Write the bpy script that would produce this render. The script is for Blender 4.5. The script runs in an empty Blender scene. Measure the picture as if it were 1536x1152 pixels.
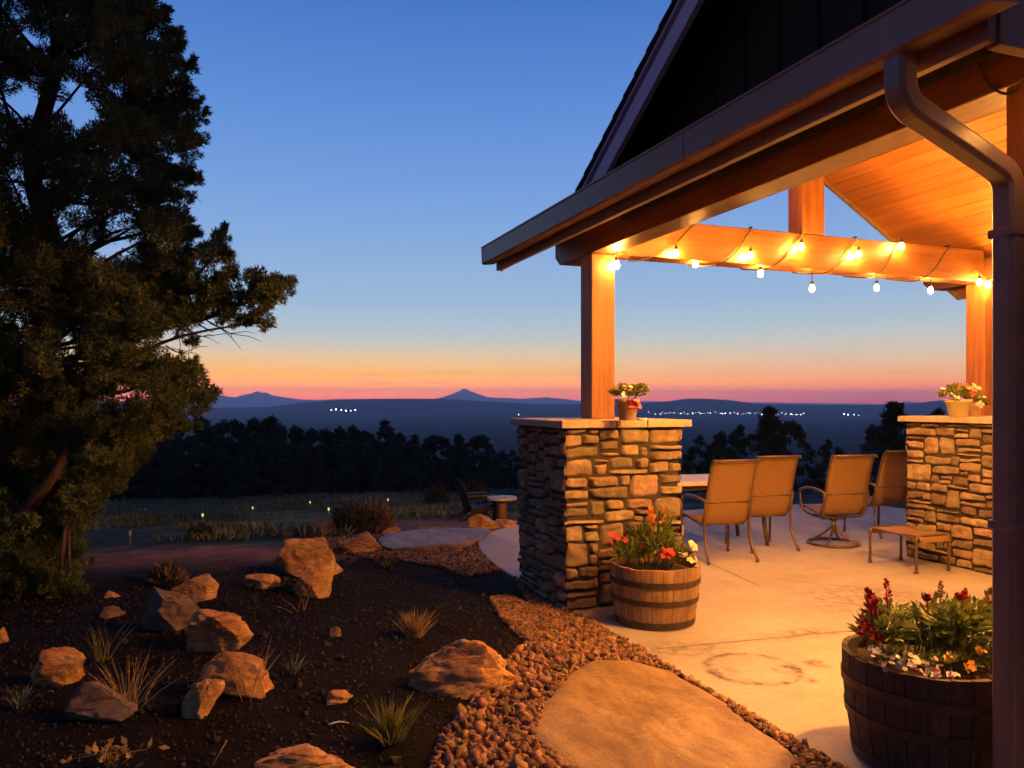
import bpy, bmesh, math, random
import numpy as np
from mathutils import Vector, Matrix, noise

S = bpy.context.scene
C = S.collection
R = math.radians
# ------------------------------------------------------------------ camera
F, HY, CX, EYE = 1180.0, 604.0, 768.0, 1.6          # focal length / horizon in photo pixels, eye height in metres
YAW = math.atan2(445.0, F)
c_, s_ = math.cos(YAW), math.sin(YAW)
cam = bpy.data.cameras.new('camera')
cam.sensor_width = 36.0
cam.lens = 36.0 * F / 1536
cam.shift_y = (HY - 576.0) / 1536
cam.clip_start = 0.05
cam.clip_end = 60000
co = bpy.data.objects.new('camera', cam)
C.objects.link(co)
co.location = (0, 0, EYE)
co.rotation_euler = (R(90), 0, -YAW)
S.camera = co
# ------------------------------------------------------------------ view, sampling
S.render.engine = 'CYCLES'
S.view_settings.view_transform = 'Standard'
S.view_settings.look = 'None'
S.view_settings.exposure = 0.0
S.view_settings.gamma = 1.0
S.cycles.use_denoising = True
S.cycles.max_bounces = 7
S.cycles.diffuse_bounces = 3
S.cycles.volume_bounces = 1
S.cycles.use_light_tree = True


def lin(r, g, b):
    f = lambda v: (v / 255 / 12.92) if v <= 10 else ((v / 255 + .055) / 1.055) ** 2.4
    return (f(r), f(g), f(b), 1)


# ------------------------------------------------------------------ world: the sky after sunset
LAMP = (1.0, 0.395, 0.068)
HAZE = 1.3e-4
AIR = (.08, .08, .30)
W = bpy.data.worlds.new('World')
S.world = W
W.use_nodes = True
nt = W.node_tree
N, L = nt.nodes, nt.links
for n in list(N):
    N.remove(n)
tc = N.new('ShaderNodeTexCoord')
sep = N.new('ShaderNodeSeparateXYZ')
L.new(tc.outputs['Generated'], sep.inputs[0])
mr = N.new('ShaderNodeMapRange')
mr.inputs['From Min'].default_value = 0
mr.inputs['From Max'].default_value = 0.72
L.new(sep.outputs['Z'], mr.inputs['Value'])


def clear(col, t):
    # the radiance above the haze that reads as col through it
    T = max(.07, math.exp(-HAZE * min(16000.0, 268 / max(t, 1e-4))))
    return tuple(max(.002, (v - w * (1 - T)) / T) for v, w in zip(lin(*col)[:3], AIR)) + (1,)


def ramp(stops):
    r = N.new('ShaderNodeValToRGB')
    e = r.color_ramp.elements
    while len(e) > 1:
        e.remove(e[-1])
    for k, (y, col) in enumerate(stops):
        t = (HY - y) / F
        p = min(1, max(0, t / math.sqrt(1 + t * t) / 0.72))
        if k == 0:
            e[0].position = p
            e[0].color = clear(col, t)
        else:
            q = e.new(p)
            q.color = clear(col, t)
    L.new(mr.outputs[0], r.inputs[0])
    return r


left = ramp([(604, (244, 112, 48)), (592, (253, 138, 56)), (580, (254, 158, 78)), (562, (250, 178, 112)), (542, (236, 192, 152)),
             (522, (206, 196, 186)), (498, (178, 192, 206)), (450, (153, 182, 216)), (380, (138, 172, 220)), (280, (116, 157, 221)),
             (160, (95, 141, 214)), (0, (71, 118, 198)), (-150, (48, 92, 172)), (-420, (34, 66, 130))])
right = ramp([(604, (230, 112, 70)), (592, (242, 132, 86)), (576, (240, 150, 118)), (560, (231, 172, 148)), (540, (218, 188, 170)),
              (515, (196, 194, 194)), (490, (174, 190, 206)), (450, (154, 181, 215)), (380, (138, 171, 219)), (280, (116, 156, 220)),
              (160, (95, 140, 213)), (0, (70, 117, 197)), (-150, (46, 90, 170)), (-420, (34, 64, 128))])
dt = N.new('ShaderNodeVectorMath')
dt.operation = 'DOT_PRODUCT'
dt.inputs[1].default_value = (c_, -s_, 0)
L.new(tc.outputs['Generated'], dt.inputs[0])
mr2 = N.new('ShaderNodeMapRange')
mr2.inputs['From Min'].default_value = -0.15
mr2.inputs['From Max'].default_value = 0.40
L.new(dt.outputs['Value'], mr2.inputs['Value'])
mx = N.new('ShaderNodeMixRGB')
L.new(mr2.outputs[0], mx.inputs[0])
L.new(left.outputs[0], mx.inputs[1])
L.new(right.outputs[0], mx.inputs[2])
# faint cloud streaks lying on the horizon
mp = N.new('ShaderNodeMapping')
mp.inputs['Scale'].default_value = (5, 5, 260)
L.new(tc.outputs['Generated'], mp.inputs[0])
nz = N.new('ShaderNodeTexNoise')
nz.inputs['Scale'].default_value = 1.6
nz.inputs['Detail'].default_value = 3
L.new(mp.outputs[0], nz.inputs['Vector'])
st = N.new('ShaderNodeMapRange')
st.inputs['From Min'].default_value = 0.56
st.inputs['From Max'].default_value = 0.74
st.inputs['To Max'].default_value = 0.4
L.new(nz.outputs[0], st.inputs['Value'])
lo = N.new('ShaderNodeMapRange')
lo.inputs['From Min'].default_value = 0.09
lo.inputs['From Max'].default_value = 0.0
L.new(sep.outputs['Z'], lo.inputs['Value'])
mu = N.new('ShaderNodeMath')
mu.operation = 'MULTIPLY'
L.new(st.outputs[0], mu.inputs[0])
L.new(lo.outputs[0], mu.inputs[1])
mx2 = N.new('ShaderNodeMixRGB')
mx2.inputs[2].default_value = lin(190, 120, 120)
L.new(mu.outputs[0], mx2.inputs[0])
L.new(mx.outputs[0], mx2.inputs[1])
bg = N.new('ShaderNodeBackground')
# the sky is bright where the sun went down and dims round to the east and towards the zenith
df = N.new('ShaderNodeVectorMath')
df.operation = 'DOT_PRODUCT'
df.inputs[1].default_value = (s_, c_, 0)
L.new(tc.outputs['Generated'], df.inputs[0])
fr = N.new('ShaderNodeMapRange')
fr.interpolation_type = 'SMOOTHSTEP'
fr.inputs['From Min'].default_value = -0.5
fr.inputs['From Max'].default_value = 0.74
fr.inputs['To Min'].default_value = 0.34
fr.inputs['To Max'].default_value = 1.0
L.new(df.outputs['Value'], fr.inputs['Value'])
# the afterglow itself sits low and only round the sunset
az = N.new('ShaderNodeMapRange')
az.interpolation_type = 'SMOOTHSTEP'
az.inputs['From Min'].default_value = 0.60
az.inputs['From Max'].default_value = 0.80
az.inputs['To Min'].default_value = 0.07
L.new(df.outputs['Value'], az.inputs['Value'])
lw = N.new('ShaderNodeMapRange')
lw.inputs['From Min'].default_value = 0.22
lw.inputs['From Max'].default_value = 0.06
L.new(sep.outputs['Z'], lw.inputs['Value'])
mg = N.new('ShaderNodeMix')
L.new(lw.outputs[0], mg.inputs[0])
mg.inputs[2].default_value = 1.0
L.new(az.outputs[0], mg.inputs[3])
ml = N.new('ShaderNodeMath')
ml.operation = 'MULTIPLY'
L.new(fr.outputs[0], ml.inputs[0])
L.new(mg.outputs[0], ml.inputs[1])
L.new(ml.outputs[0], bg.inputs[1])
L.new(mx2.outputs[0], bg.inputs[0])
wo = N.new('ShaderNodeOutputWorld')
L.new(bg.outputs[0], wo.inputs[0])

# ------------------------------------------------------------------ measuring helpers (turn a photo pixel into a real place)
def uv(X, Z):
    return (X * c_ + Z * s_, -X * s_ + Z * c_)


def tz(u, v):
    """height of the terrain"""
    D = s_ * u + c_ * v
    X = c_ * u - s_ * v
    e = D - 9.5
    z = -0.1 * (math.log1p(math.exp(min(e, 30))) if e < 30 else e)
    if D > 75:
        z -= 0.22 * (D - 75)
    z -= 0.02 * max(0, -X - 2.5) ** 1.2
    if u < 1.1 or v > 11:
        k = min(1, max(0, (1.1 - u) / .8)) if v < 11 else min(1, (v - 11) / 2)
        z += k * (0.05 * noise.noise((u * .9, v * .9, 3)) + 0.02 * noise.noise((u * 3.1, v * 3.1, 9)))
        if D > 12:
            z += min(1, (D - 12) / 10) * .25 * noise.noise((u * .12, v * .12, 5))
    return z


def PZ(px, py, z=0.0):
    Z = F * (EYE - z) / (py - HY)
    u, v = uv((px - CX) / F * Z, Z)
    return Vector((u, v, z))


def PD(px, py, Z):
    u, v = uv((px - CX) / F * Z, Z)
    return Vector((u, v, EYE + (HY - py) / F * Z))


def PV(px, py, v):
    t = (px - CX) / F
    u = v * (s_ + t * c_) / (c_ - t * s_)
    Z = s_ * u + c_ * v
    return Vector((u, v, EYE + (HY - py) / F * Z))


def PG(px, py):
    """the point of the terrain seen at a pixel"""
    z = 0.0
    for _ in range(60):
        p = PZ(px, py, z)
        z = z * .5 + .5 * tz(p.x, p.y)
    p = PZ(px, py, z)
    return p


def depth(p):
    return s_ * p[0] + c_ * p[1]


# ------------------------------------------------------------------ materials
M = {}


def mat(name, c1, c2=None, scale=5.0, rough=.7, bump=.0, bscale=None, detail=6.0, stretch=(1, 1, 1), metallic=0.0, island=0.0,
        contrast=(.35, .65), speck=0, attr=None, coat=0, hue_island=None, emit=None, transl=0, spec=.5, dirt=None):
    m = bpy.data.materials.new(name)
    m.use_nodes = True
    t = m.node_tree
    n, l = t.nodes, t.links
    b = n['Principled BSDF']
    b.inputs['Roughness'].default_value = rough
    b.inputs['Metallic'].default_value = metallic
    b.inputs['Specular IOR Level'].default_value = spec
    if coat:
        b.inputs['Coat Weight'].default_value = coat
    g = n.new('ShaderNodeTexCoord')
    mpn = n.new('ShaderNodeMapping')
    mpn.inputs['Scale'].default_value = stretch
    l.new(g.outputs['Object'], mpn.inputs[0])
    no = n.new('ShaderNodeTexNoise')
    no.inputs['Scale'].default_value = scale
    no.inputs['Detail'].default_value = detail
    no.inputs['Roughness'].default_value = .6
    l.new(mpn.outputs[0], no.inputs['Vector'])
    c2 = c2 or c1
    r = n.new('ShaderNodeValToRGB')
    r.color_ramp.elements[0].position = contrast[0]
    r.color_ramp.elements[1].position = contrast[1]
    r.color_ramp.elements[0].color = (*c1, 1)
    r.color_ramp.elements[1].color = (*c2, 1)
    l.new(no.outputs[0], r.inputs[0])
    out = r.outputs[0]
    if speck:
        for sc_, lo_, hi_ in ((scale * 22, 1 - speck, 1 + speck), (scale * 4.3, 1 - speck * .8, 1 + speck * .8)):
            fn = n.new('ShaderNodeTexNoise')
            fn.inputs['Scale'].default_value = sc_
            fn.inputs['Detail'].default_value = 10
            fn.inputs['Roughness'].default_value = .75
            l.new(mpn.outputs[0], fn.inputs['Vector'])
            fr_ = n.new('ShaderNodeMapRange')
            fr_.inputs['From Min'].default_value = .35
            fr_.inputs['From Max'].default_value = .65
            fr_.inputs['To Min'].default_value = lo_
            fr_.inputs['To Max'].default_value = hi_
            l.new(fn.outputs[0], fr_.inputs['Value'])
            vm = n.new('ShaderNodeVectorMath')
            vm.operation = 'SCALE'
            l.new(out, vm.inputs[0])
            l.new(fr_.outputs[0], vm.inputs['Scale'])
            out = vm.outputs[0]
    if attr:
        a = n.new('ShaderNodeAttribute')
        a.attribute_name = attr
        mm = n.new('ShaderNodeMixRGB')
        mm.blend_type = 'MULTIPLY'
        mm.inputs[0].default_value = 1
        l.new(out, mm.inputs[1])
        l.new(a.outputs['Color'], mm.inputs[2])
        out = mm.outputs[0]
    if island:
        ge = n.new('ShaderNodeNewGeometry')
        h = n.new('ShaderNodeHueSaturation')
        rr = n.new('ShaderNodeMapRange')
        rr.inputs['To Min'].default_value = 1 - island
        rr.inputs['To Max'].default_value = 1 + island
        l.new(ge.outputs['Random Per Island'], rr.inputs['Value'])
        l.new(rr.outputs[0], h.inputs['Value'])
        if hue_island:
            wn = n.new('ShaderNodeTexWhiteNoise')
            wn.noise_dimensions = '1D'
            l.new(ge.outputs['Random Per Island'], wn.inputs['W'])
            rh = n.new('ShaderNodeMapRange')
            rh.inputs['To Min'].default_value = .5 - hue_island
            rh.inputs['To Max'].default_value = .5 + hue_island
            l.new(wn.outputs['Value'], rh.inputs['Value'])
            l.new(rh.outputs[0], h.inputs['Hue'])
        l.new(out, h.inputs['Color'])
        out = h.outputs[0]
    l.new(out, b.inputs['Base Color'])
    if bump:
        bn = n.new('ShaderNodeTexNoise')
        bn.inputs['Scale'].default_value = bscale or scale * 3
        bn.inputs['Detail'].default_value = 8
        bn.inputs['Roughness'].default_value = .65
        l.new(mpn.outputs[0], bn.inputs['Vector'])
        bu = n.new('ShaderNodeBump')
        bu.inputs['Strength'].default_value = bump
        bu.inputs['Distance'].default_value = .02
        l.new(bn.outputs[0], bu.inputs['Height'])
        l.new(bu.outputs[0], b.inputs['Normal'])
        # gloss that varies with the grain
        rm = n.new('ShaderNodeMapRange')
        rm.inputs['To Min'].default_value = max(.05, rough - .12)
        rm.inputs['To Max'].default_value = min(1, rough + .12)
        l.new(bn.outputs[0], rm.inputs['Value'])
        l.new(rm.outputs[0], b.inputs['Roughness'])
    if emit:
        b.inputs['Emission Color'].default_value = (*emit[0], 1)
        b.inputs['Emission Strength'].default_value = emit[1]
    if transl:
        tr = n.new('ShaderNodeBsdfTranslucent')
        l.new(out, tr.inputs[0])
        ms = n.new('ShaderNodeMixShader')
        ms.inputs[0].default_value = transl
        l.new(b.outputs[0], ms.inputs[1])
        l.new(tr.outputs[0], ms.inputs[2])
        l.new(ms.outputs[0], n['Material Output'].inputs[0])
    M[name] = m
    return m


mat('concrete', (.345, .315, .275), (.43, .40, .355), scale=1.5, rough=.62, bump=.12, bscale=26, detail=9, speck=.11)
mat('flagstone', (.19, .115, .042), (.35, .235, .10), scale=4.2, contrast=(.38, .62), rough=.55, bump=.8, bscale=6, detail=9, stretch=(1.2, .55, 1), speck=.26)
t = M['flagstone'].node_tree
b_ = t.nodes['Principled BSDF']
src = b_.inputs['Base Color'].links[0].from_socket
tcn = t.nodes.new('ShaderNodeTexCoord')
mpn = t.nodes.new('ShaderNodeMapping')
mpn.inputs['Rotation'].default_value = (0, 0, .9)
mpn.inputs['Scale'].default_value = (2.2, 17, 1)
t.links.new(tcn.outputs['Object'], mpn.inputs[0])
sn = t.nodes.new('ShaderNodeTexNoise')
sn.inputs['Scale'].default_value = 2.0
sn.inputs['Detail'].default_value = 4
sn.inputs['Distortion'].default_value = .6
t.links.new(mpn.outputs[0], sn.inputs['Vector'])
sr = t.nodes.new('ShaderNodeMapRange')
sr.inputs['From Min'].default_value = .62
sr.inputs['From Max'].default_value = .74
sr.inputs['To Max'].default_value = .55
t.links.new(sn.outputs[0], sr.inputs['Value'])
sm = t.nodes.new('ShaderNodeMixRGB')
sm.inputs[2].default_value = (.52, .40, .22, 1)
t.links.new(sr.outputs[0], sm.inputs[0])
t.links.new(src, sm.inputs[1])
t.links.new(sm.outputs[0], b_.inputs['Base Color'])
mat('stone', (.14, .10, .062), (.31, .225, .14), scale=6, rough=.8, bump=.55, bscale=16, island=.38, hue_island=.02, speck=.25)
mat('mortar', (.035, .028, .02), (.06, .05, .036), scale=20, rough=.95, bump=.5, bscale=40)
mat('capstone', (.36, .29, .21), (.46, .38, .28), scale=7, rough=.7, bump=.35, bscale=25, island=.12, speck=.2)
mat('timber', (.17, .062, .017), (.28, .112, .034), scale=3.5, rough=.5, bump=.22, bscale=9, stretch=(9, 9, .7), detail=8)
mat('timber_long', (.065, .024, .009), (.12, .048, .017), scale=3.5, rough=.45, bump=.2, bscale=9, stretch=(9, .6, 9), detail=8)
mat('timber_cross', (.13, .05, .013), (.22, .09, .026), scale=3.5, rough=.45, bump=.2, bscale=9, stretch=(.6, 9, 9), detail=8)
mat('pine_board', (.36, .135, .022), (.48, .20, .042), scale=3, rough=.45, bump=.12, bscale=9, stretch=(8, .5, 8), island=.24, detail=8)
mat('fascia', (.20, .145, .115), (.25, .185, .15), scale=4, rough=.6, bump=.08, speck=.1)
mat('rake_trim', (.50, .57, .82), (.56, .63, .88), scale=4, rough=.6, bump=.05)  # blue of the skylight is mixed into the pale trim colour
mat('gutter_paint', (.22, .135, .105), (.26, .165, .13), scale=5, rough=.38, bump=.03, bscale=40, speck=.08)
mat('siding', (.011, .017, .009), (.017, .025, .013), scale=6, rough=.85, bump=.3, stretch=(1, 1, .2))
mat('shingle', (.025, .024, .022), (.055, .05, .046), scale=12, rough=.95, bump=.6, bscale=30)
mat('barrel_wood', (.20, .115, .05), (.36, .22, .10), scale=5, rough=.72, bump=.4, bscale=14, stretch=(5, 5, .7), island=.3, detail=8, speck=.2)
mat('dark_barrel_wood', (.03, .02, .015), (.075, .048, .03), scale=5, rough=.78, bump=.4, bscale=14, stretch=(5, 5, .7), island=.3, detail=8, speck=.2)
mat('iron_band', (.05, .038, .03), (.10, .07, .05), scale=16, rough=.6, bump=.2, metallic=.5)
mat('soil', (.03, .022, .016), (.06, .045, .03), scale=30, rough=1, bump=.8)
mat('terracotta', (.42, .27, .13), (.52, .35, .18), scale=9, rough=.7, bump=.1)
mat('pale_pot', (.52, .43, .22), (.60, .50, .28), scale=9, rough=.6, bump=.08)
mat('white_glaze', (.7, .7, .68), (.8, .8, .78), scale=9, rough=.3)
mat('sling', (.21, .115, .045), (.27, .155, .065), scale=90, rough=.75, bump=.25, bscale=260, detail=2)
mat('bronze_frame', (.115, .08, .055), (.16, .11, .075), scale=22, rough=.38, bump=.05, metallic=.45)
mat('black_frame', (.007, .008, .008), (.012, .013, .012), scale=12, rough=.6, bump=.1)
mat('table_stone', (.50, .45, .38), (.62, .56, .48), scale=7, rough=.45, bump=.06)
mat('cord', (.018, .015, .012), rough=.6)
mat('bulb_glow', (.8, .5, .2), emit=(LAMP, 1150.0))
mat('dim_bulb_glow', (.8, .5, .2), emit=(LAMP, 130.0))
mat('fill_bulb_glow', (.8, .5, .2), emit=(LAMP, 4200.0))  # boosted glow of unseen bulbs, fill for the yard and barrel shadow
mat('lantern_glow', (.8, .5, .2), emit=(LAMP, 2350.0))
mat('rock', (.38, .17, .05), (.66, .39, .16), scale=3.2, rough=.85, bump=1.0, bscale=9, detail=10, stretch=(1, 1, 2.2), speck=.3)
mat('dark_rock', (.13, .085, .06), (.23, .16, .11), scale=3.2, rough=.9, bump=.7, bscale=8, detail=10, speck=.3)
mat('pebble', (.135, .065, .034), (.31, .17, .092), scale=9, rough=.78, bump=.3, bscale=40, island=.6, hue_island=.025)
mat('chip', (.014, .010, .008), (.04, .026, .018), scale=30, rough=.95, island=.5)
mat('ground', (.65, .65, .65), (1.25, 1.25, 1.25), scale=2.2, rough=1, bump=.9, bscale=9, detail=10, attr='Col', spec=.1, speck=.3)
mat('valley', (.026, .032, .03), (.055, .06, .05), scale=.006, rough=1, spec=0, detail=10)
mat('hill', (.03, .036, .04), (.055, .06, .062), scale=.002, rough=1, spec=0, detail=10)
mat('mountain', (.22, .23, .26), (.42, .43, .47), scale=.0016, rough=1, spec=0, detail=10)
mat('bark', (.05, .03, .02), (.14, .08, .05), scale=6, rough=.95, bump=.9, bscale=12, stretch=(3, 3, .5))
mat('dark_bark', (.03, .022, .016), (.06, .045, .03), scale=4, rough=1, spec=.1)
mat('juniper', (.075, .105, .036), (.15, .17, .06), scale=1.6, rough=.75, transl=.15, spec=.2, island=.35)
mat('far_juniper', (.06, .09, .07), (.11, .14, .10), scale=.8, rough=.9, spec=.05)
mat('sage', (.05, .058, .046), (.09, .10, .08), scale=3, rough=.95, spec=.1)
mat('field_grass', (.10, .135, .085), (.20, .235, .15), scale=.7, rough=.95, spec=.1, island=.3)
mat('dry_grass', (.30, .20, .08), (.45, .32, .14), scale=5, rough=.85, transl=.25, island=.25)
mat('green_grass', (.13, .14, .03), (.26, .24, .06), scale=5, rough=.8, transl=.25, island=.25)
mat('leaf', (.10, .15, .03), (.20, .26, .06), scale=9, rough=.55, transl=.25, island=.35)
mat('bright_leaf', (.12, .17, .04), (.22, .27, .07), scale=9, rough=.5, transl=.3, island=.3)
mat('bud', (.24, .15, .05), (.38, .25, .08), scale=20, rough=.8, island=.3)
mat('red_bloom', (.32, .018, .02), (.5, .03, .035), scale=20, rough=.7, island=.35)
mat('pink_bloom', (.72, .10, .12), (.8, .2, .2), scale=9, rough=.6, island=.2)
mat('cream_bloom', (.75, .62, .40), (.8, .72, .52), scale=9, rough=.6, island=.15)
mat('white_bloom', (.75, .70, .66), (.8, .78, .74), scale=9, rough=.6, island=.15)
mat('blush_bloom', (.42, .30, .31), (.58, .48, .47), scale=40, rough=.6, island=.35)
mat('yellow_bloom', (.80, .50, .06), (.85, .6, .12), scale=9, rough=.6, island=.15)
mat('orange_bloom', (.78, .30, .04), (.85, .42, .08), scale=9, rough=.6, island=.15)
mat('maroon_bloom', (.16, .02, .035), (.26, .04, .06), scale=9, rough=.6, island=.2)
mat('town_glow', (.8, .8, .8), emit=((.95, .98, 1.0), 9.0))
mat('warm_town_glow', (.8, .8, .8), emit=((1.0, .75, .45), 6.0))
mat('stake_glow', (.6, .8, .3), emit=((.62, 1.0, .25), .9))
mat('stake_lens', (.45, .5, .42), rough=.3)
mat('galvanised', (.25, .25, .26), (.33, .33, .34), scale=20, rough=.5, metallic=.6)

# a worn stain: thin, patchy, with edges that fade by the attribute A
m = bpy.data.materials.new('stain')
m.use_nodes = True
n_, l_ = m.node_tree.nodes, m.node_tree.links
b_ = n_['Principled BSDF']
b_.inputs['Base Color'].default_value = (.12, .085, .055, 1)
b_.inputs['Roughness'].default_value = .7
a_ = n_.new('ShaderNodeAttribute')
a_.attribute_name = 'A'
t_ = n_.new('ShaderNodeTexNoise')
t_.inputs['Scale'].default_value = 14
t_.inputs['Detail'].default_value = 8
tcn = n_.new('ShaderNodeTexCoord')
l_.new(tcn.outputs['Object'], t_.inputs['Vector'])
r_ = n_.new('ShaderNodeMapRange')
r_.inputs['From Min'].default_value = .38
r_.inputs['From Max'].default_value = .68
l_.new(t_.outputs[0], r_.inputs['Value'])
k_ = n_.new('ShaderNodeMath')
k_.operation = 'MULTIPLY'
l_.new(r_.outputs[0], k_.inputs[0])
l_.new(a_.outputs['Fac'], k_.inputs[1])
x_ = n_.new('ShaderNodeBsdfTransparent')
y_ = n_.new('ShaderNodeMixShader')
l_.new(k_.outputs[0], y_.inputs[0])
l_.new(x_.outputs[0], y_.inputs[1])
l_.new(b_.outputs[0], y_.inputs[2])
l_.new(y_.outputs[0], n_['Material Output'].inputs[0])
M['stain'] = m
mat('joint', (.10, .08, .06), (.17, .14, .11), scale=9, rough=.9)

# ------------------------------------------------------------------ mesh helpers
class MB:
    def __init__(self):
        self.v, self.f, self.s = [], [], []

    def add(self, vs, fs, smooth=False):
        o = len(self.v)
        self.v += [tuple(p) for p in vs]
        self.f += [tuple(i + o for i in q) for q in fs]
        self.s += [smooth] * len(fs)

    def box(self, x0, x1, y0, y1, z0, z1):
        self.add([(x, y, z) for z in (z0, z1) for y in (y0, y1) for x in (x0, x1)],
                 [(0, 2, 3, 1), (4, 5, 7, 6), (0, 1, 5, 4), (2, 6, 7, 3), (0, 4, 6, 2), (1, 3, 7, 5)])

    def obox(self, c, size, rot):
        m = rot if isinstance(rot, Matrix) else Matrix.Rotation(rot, 3, 'Z')
        a, b, d = [q / 2 for q in size]
        self.add([Vector(c) + m @ Vector((x, y, z)) for z in (-d, d) for y in (-b, b) for x in (-a, a)],
                 [(0, 2, 3, 1), (4, 5, 7, 6), (0, 1, 5, 4), (2, 6, 7, 3), (0, 4, 6, 2), (1, 3, 7, 5)])

    def tube(self, pts, r, n=10, cap=True, sub=0, flat=1.0):
        pts = [Vector(p) for p in pts]
        rs = list(r) if isinstance(r, (list, tuple)) else [r] * len(pts)
        if sub:
            P, Q = [], []
            for i in range(len(pts) - 1):
                p0 = pts[max(i - 1, 0)]
                p1, p2 = pts[i], pts[i + 1]
                p3 = pts[min(i + 2, len(pts) - 1)]
                for k in range(sub):
                    t = k / sub
                    P.append(.5 * ((2 * p1) + (p2 - p0) * t + (2 * p0 - 5 * p1 + 4 * p2 - p3) * t * t + (3 * p1 - p0 - 3 * p2 + p3) * t ** 3))
                    Q.append(rs[i] + (rs[i + 1] - rs[i]) * t)
            P.append(pts[-1])
            Q.append(rs[-1])
            pts, rs = P, Q
        t0 = (pts[1] - pts[0]).normalized()
        ref = Vector((0, 0, 1)) if abs(t0.z) < .9 else Vector((1, 0, 0))
        a = t0.cross(ref).normalized()
        vs, fs = [], []
        for i, p in enumerate(pts):
            t = (pts[min(i + 1, len(pts) - 1)] - pts[max(i - 1, 0)])
            if t.length < 1e-9:
                t = t0
            t.normalize()
            a = (a - t * a.dot(t)).normalized()
            b = t.cross(a)
            for k in range(n):
                w = 2 * math.pi * k / n
                vs.append(p + (a * math.cos(w) * flat + b * math.sin(w)) * rs[i])
        for i in range(len(pts) - 1):
            for k in range(n):
                fs.append((i * n + k, i * n + (k + 1) % n, (i + 1) * n + (k + 1) % n, (i + 1) * n + k))
        self.add(vs, fs, True)
        if cap:
            o = len(self.v) - len(vs)
            self.f.append(tuple(o + k for k in range(n))[::-1])
            self.f.append(tuple(o + (len(pts) - 1) * n + k for k in range(n)))
            self.s += [False, False]

    def sweep_rect(self, pts, w, h, up):
        """rectangular section along a polyline; w across 'up x t', h along up"""
        pts = [Vector(p) for p in pts]
        up = Vector(up)
        vs, fs = [], []
        n = 8
        ch = min(w, h) * .18
        sec = [(w / 2 - ch, h / 2), (w / 2, h / 2 - ch), (w / 2, -h / 2 + ch), (w / 2 - ch, -h / 2), (-w / 2 + ch, -h / 2), (-w / 2, -h / 2 + ch),
               (-w / 2, h / 2 - ch), (-w / 2 + ch, h / 2)]
        for i, p in enumerate(pts):
            a = (pts[i] - pts[i - 1]).normalized() if i else (pts[1] - pts[0]).normalized()
            b = (pts[i + 1] - pts[i]).normalized() if i < len(pts) - 1 else a
            t = (a + b).normalized()
            k = 1 / max(.3, t.dot(a))
            side = up.cross(t).normalized()
            for (x, y) in sec:
                vs.append(p + side * x * k + up * y)
        for i in range(len(pts) - 1):
            for k in range(n):
                fs.append((i * n + k, i * n + (k + 1) % n, (i + 1) * n + (k + 1) % n, (i + 1) * n + k))
        fs.append(tuple(range(n))[::-1])
        fs.append(tuple((len(pts) - 1) * n + k for k in range(n)))
        self.add(vs, fs)

    def lathe(self, prof, n=32, c=(0, 0, 0), smooth=True, wob=0):
        vs, fs = [], []
        for (r, z) in prof:
            for k in range(n):
                w = 2 * math.pi * k / n
                rr = r * (1 + wob * math.sin(3 * w + z * 5))
                vs.append((c[0] + rr * math.cos(w), c[1] + rr * math.sin(w), c[2] + z))
        for i in range(len(prof) - 1):
            for k in range(n):
                fs.append((i * n + k, i * n + (k + 1) % n, (i + 1) * n + (k + 1) % n, (i + 1) * n + k))
        fs.append(tuple(range(n))[::-1])
        fs.append(tuple((len(prof) - 1) * n + k for k in range(n)))
        self.add(vs, fs, smooth)

    def prism(self, poly, z0, z1):
        n = len(poly)
        vs = [(p[0], p[1], z0) for p in poly] + [(p[0], p[1], z1) for p in poly]
        fs = [tuple(range(n))[::-1], tuple(range(n, 2 * n))] + [(i, (i + 1) % n, n + (i + 1) % n, n + i) for i in range(n)]
        self.add(vs, fs)

    def prism_pts(self, poly, off):
        """extrude a 3-D polygon by a vector"""
        n = len(poly)
        off = Vector(off)
        vs = [Vector(p) for p in poly] + [Vector(p) + off for p in poly]
        fs = [tuple(range(n))[::-1], tuple(range(n, 2 * n))] + [(i, (i + 1) % n, n + (i + 1) % n, n + i) for i in range(n)]
        self.add(vs, fs)

    def build(self, name, m, parent=None, base=None, bevel=0, wn=False):
        me = bpy.data.meshes.new(name)
        if base is not None:
            b = Vector(base)
            self.v = [tuple(Vector(p) - b) for p in self.v]
        me.from_pydata(self.v, [], self.f)
        me.polygons.foreach_set('use_smooth', self.s)
        bm = bmesh.new()
        bm.from_mesh(me)
        bmesh.ops.recalc_face_normals(bm, faces=bm.faces)
        bm.to_mesh(me)
        bm.free()
        me.materials.append(M[m] if isinstance(m, str) else m)
        o = bpy.data.objects.new(name, me)
        C.objects.link(o)
        if parent is not None:
            o.parent = parent
        elif base is not None:
            o.location = base
        if bevel:
            bv = o.modifiers.new('bevel', 'BEVEL')
            bv.width = bevel
            bv.segments = 2
            bv.limit_method = 'ANGLE'
        return o


def raw_mesh(name, co_, faces, m, parent=None, smooth=False):
    """fast mesh from numpy arrays; faces (n,k)"""
    me = bpy.data.meshes.new(name)
    k = faces.shape[1]
    me.vertices.add(len(co_))
    me.vertices.foreach_set('co', np.ascontiguousarray(co_, dtype=np.float32).ravel())
    me.loops.add(faces.size)
    me.loops.foreach_set('vertex_index', np.ascontiguousarray(faces, dtype=np.int32).ravel())
    me.polygons.add(len(faces))
    me.polygons.foreach_set('loop_start', np.arange(0, faces.size, k, dtype=np.int32))
    me.polygons.foreach_set('loop_total', np.full(len(faces), k, dtype=np.int32))
    if smooth:
        me.polygons.foreach_set('use_smooth', np.ones(len(faces), dtype=bool))
    me.update(calc_edges=True)
    me.validate()
    me.materials.append(M[m])
    o = bpy.data.objects.new(name, me)
    C.objects.link(o)
    if parent is not None:
        o.parent = parent
    return o


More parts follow.
